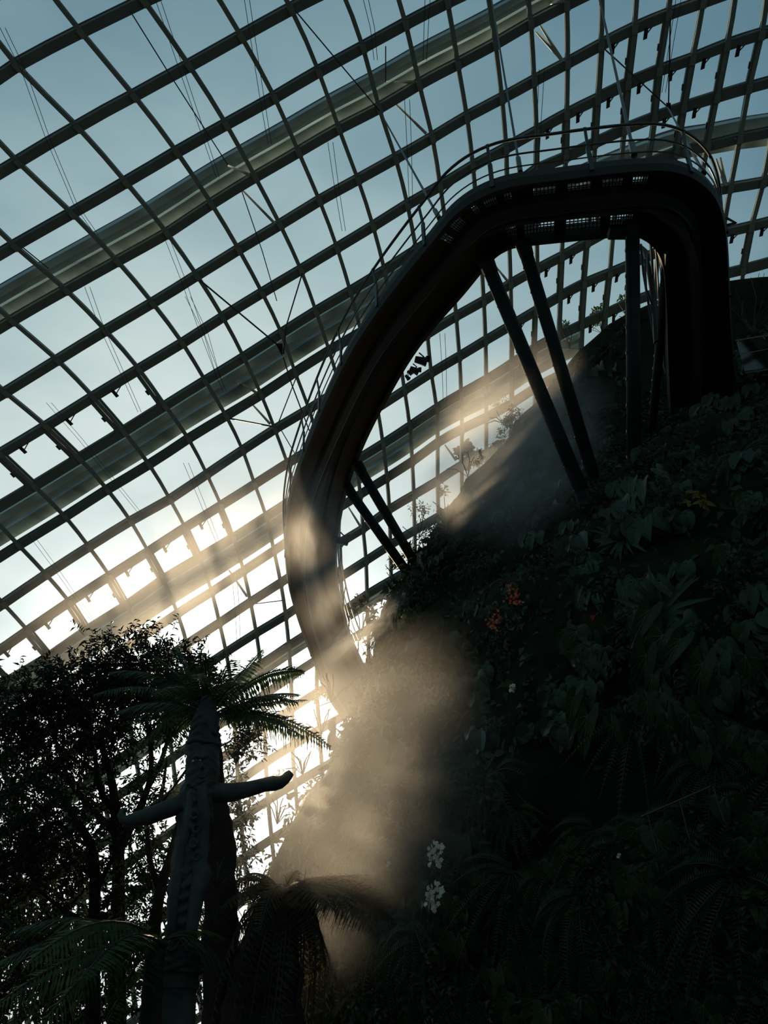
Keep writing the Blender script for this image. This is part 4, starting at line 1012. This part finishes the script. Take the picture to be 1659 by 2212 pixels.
# ------------------------------------------------------------------ sky, sun, camera
SUNV = ray(478, 1583)
w = bpy.data.worlds.new('sky'); bpy.context.scene.world = w; w.use_nodes = True; nt = w.node_tree
bg = nt.nodes['Background']; N = nt.nodes.new; L = nt.links.new
tc = N('ShaderNodeTexCoord'); 
dot = N('ShaderNodeVectorMath'); dot.operation = 'DOT_PRODUCT'; L(tc.outputs['Generated'], dot.inputs[0]); dot.inputs[1].default_value = tuple(SUNV)
ac = N('ShaderNodeMath'); ac.operation = 'ARCCOSINE'; ac.use_clamp = False; L(dot.outputs['Value'], ac.inputs[0])
dv = N('ShaderNodeMath'); dv.operation = 'DIVIDE'; L(ac.outputs[0], dv.inputs[0]); dv.inputs[1].default_value = math.pi
# soft cloud streaks modulate the brightness
mp = N('ShaderNodeMapping'); mp.inputs['Scale'].default_value = (2.2, 2.2, 7); mp.inputs['Rotation'].default_value = (.5,.2,0); L(tc.outputs['Generated'], mp.inputs[0])
nz = N('ShaderNodeTexNoise'); nz.inputs['Scale'].default_value = 1.6; nz.inputs['Detail'].default_value = 5; nz.inputs['Roughness'].default_value = .5; L(mp.outputs[0], nz.inputs['Vector'])
cm = N('ShaderNodeMapRange'); cm.inputs['From Min'].default_value = .35; cm.inputs['From Max'].default_value = .65; cm.inputs['To Min'].default_value = .014; cm.inputs['To Max'].default_value = -.014; L(nz.outputs['Fac'], cm.inputs['Value'])
ad = N('ShaderNodeMath'); ad.operation = 'ADD'; L(dv.outputs[0], ad.inputs[0]); L(cm.outputs[0], ad.inputs[1])
cr = N('ShaderNodeValToRGB'); L(ad.outputs[0], cr.inputs[0])
els = cr.color_ramp.elements
SKY = [(0,(1,1,.97)),(6,(1,1,.98)),(11,(.97,1,.98)),(17,(.80,.88,.86)),(24,(.60,.70,.70)),(31,(.40,.53,.56)),(40,(.235,.36,.41)),(50,(.135,.245,.31)),(62,(.085,.17,.22)),(90,(.085,.145,.165)),(180,(.095,.15,.165))]
for k, (a, c) in enumerate(SKY):
    e = els[k] if k < 2 else els.new(a/180)
for k, (a, c) in enumerate(SKY): els[k].position = a/180; els[k].color = (*[min(1, q) for q in c], 1)
st = N('ShaderNodeMapRange'); st.inputs['From Min'].default_value = math.radians(16); st.inputs['From Max'].default_value = math.radians(2); st.inputs['To Min'].default_value = 1.0; st.inputs['To Max'].default_value = 2.2
L(ac.outputs[0], st.inputs['Value'])
disc = N('ShaderNodeMapRange'); disc.inputs['From Min'].default_value = math.radians(.55); disc.inputs['From Max'].default_value = math.radians(.40); disc.inputs['To Min'].default_value = 0; disc.inputs['To Max'].default_value = 60
L(ac.outputs[0], disc.inputs['Value'])
sm = N('ShaderNodeMath'); sm.operation = 'ADD'; L(st.outputs[0], sm.inputs[0]); L(disc.outputs[0], sm.inputs[1])
L(cr.outputs[0], bg.inputs['Color']); L(sm.outputs[0], bg.inputs['Strength'])
w.cycles.sampling_method = 'MANUAL'; w.cycles.sample_map_resolution = 512

sun = bpy.data.lights.new('sun', 'SUN'); sun.energy = 11.0; sun.angle = math.radians(1.6); sun.color = (1.0, .72, .43)
so = bpy.data.objects.new('sun', sun); C.objects.link(so)
so.rotation_euler = Vector(tuple(SUNV)).to_track_quat('Z', 'Y').to_euler(); so.location = (0, 0, 60)

cam = bpy.data.cameras.new('camera'); co = bpy.data.objects.new('camera', cam); C.objects.link(co)
cam.sensor_fit = 'VERTICAL'; cam.sensor_height = 36; cam.lens = 18/math.tan(VF/2); co.location = tuple(CAM); co.rotation_euler = (math.pi/2+PITCH, 0, 0)
cam.clip_end = 500; cam.clip_start = .05
sc = bpy.context.scene; sc.camera = co
sc.view_settings.view_transform = 'Standard'; sc.view_settings.look = 'None'; sc.view_settings.exposure = 0; sc.view_settings.gamma = 1
sc.view_settings.use_curve_mapping = False
cy = sc.cycles
cy.max_bounces = 6; cy.diffuse_bounces = 2; cy.glossy_bounces = 2; cy.transmission_bounces = 2; cy.volume_bounces = 0; cy.transparent_max_bounces = 24
cy.use_denoising = True; cy.sample_clamp_indirect = 3; cy.caustics_reflective = False; cy.caustics_refractive = False
cy.use_adaptive_sampling = True; cy.adaptive_threshold = .02
cy.volume_step_rate = 1.0; cy.volume_max_steps = 96
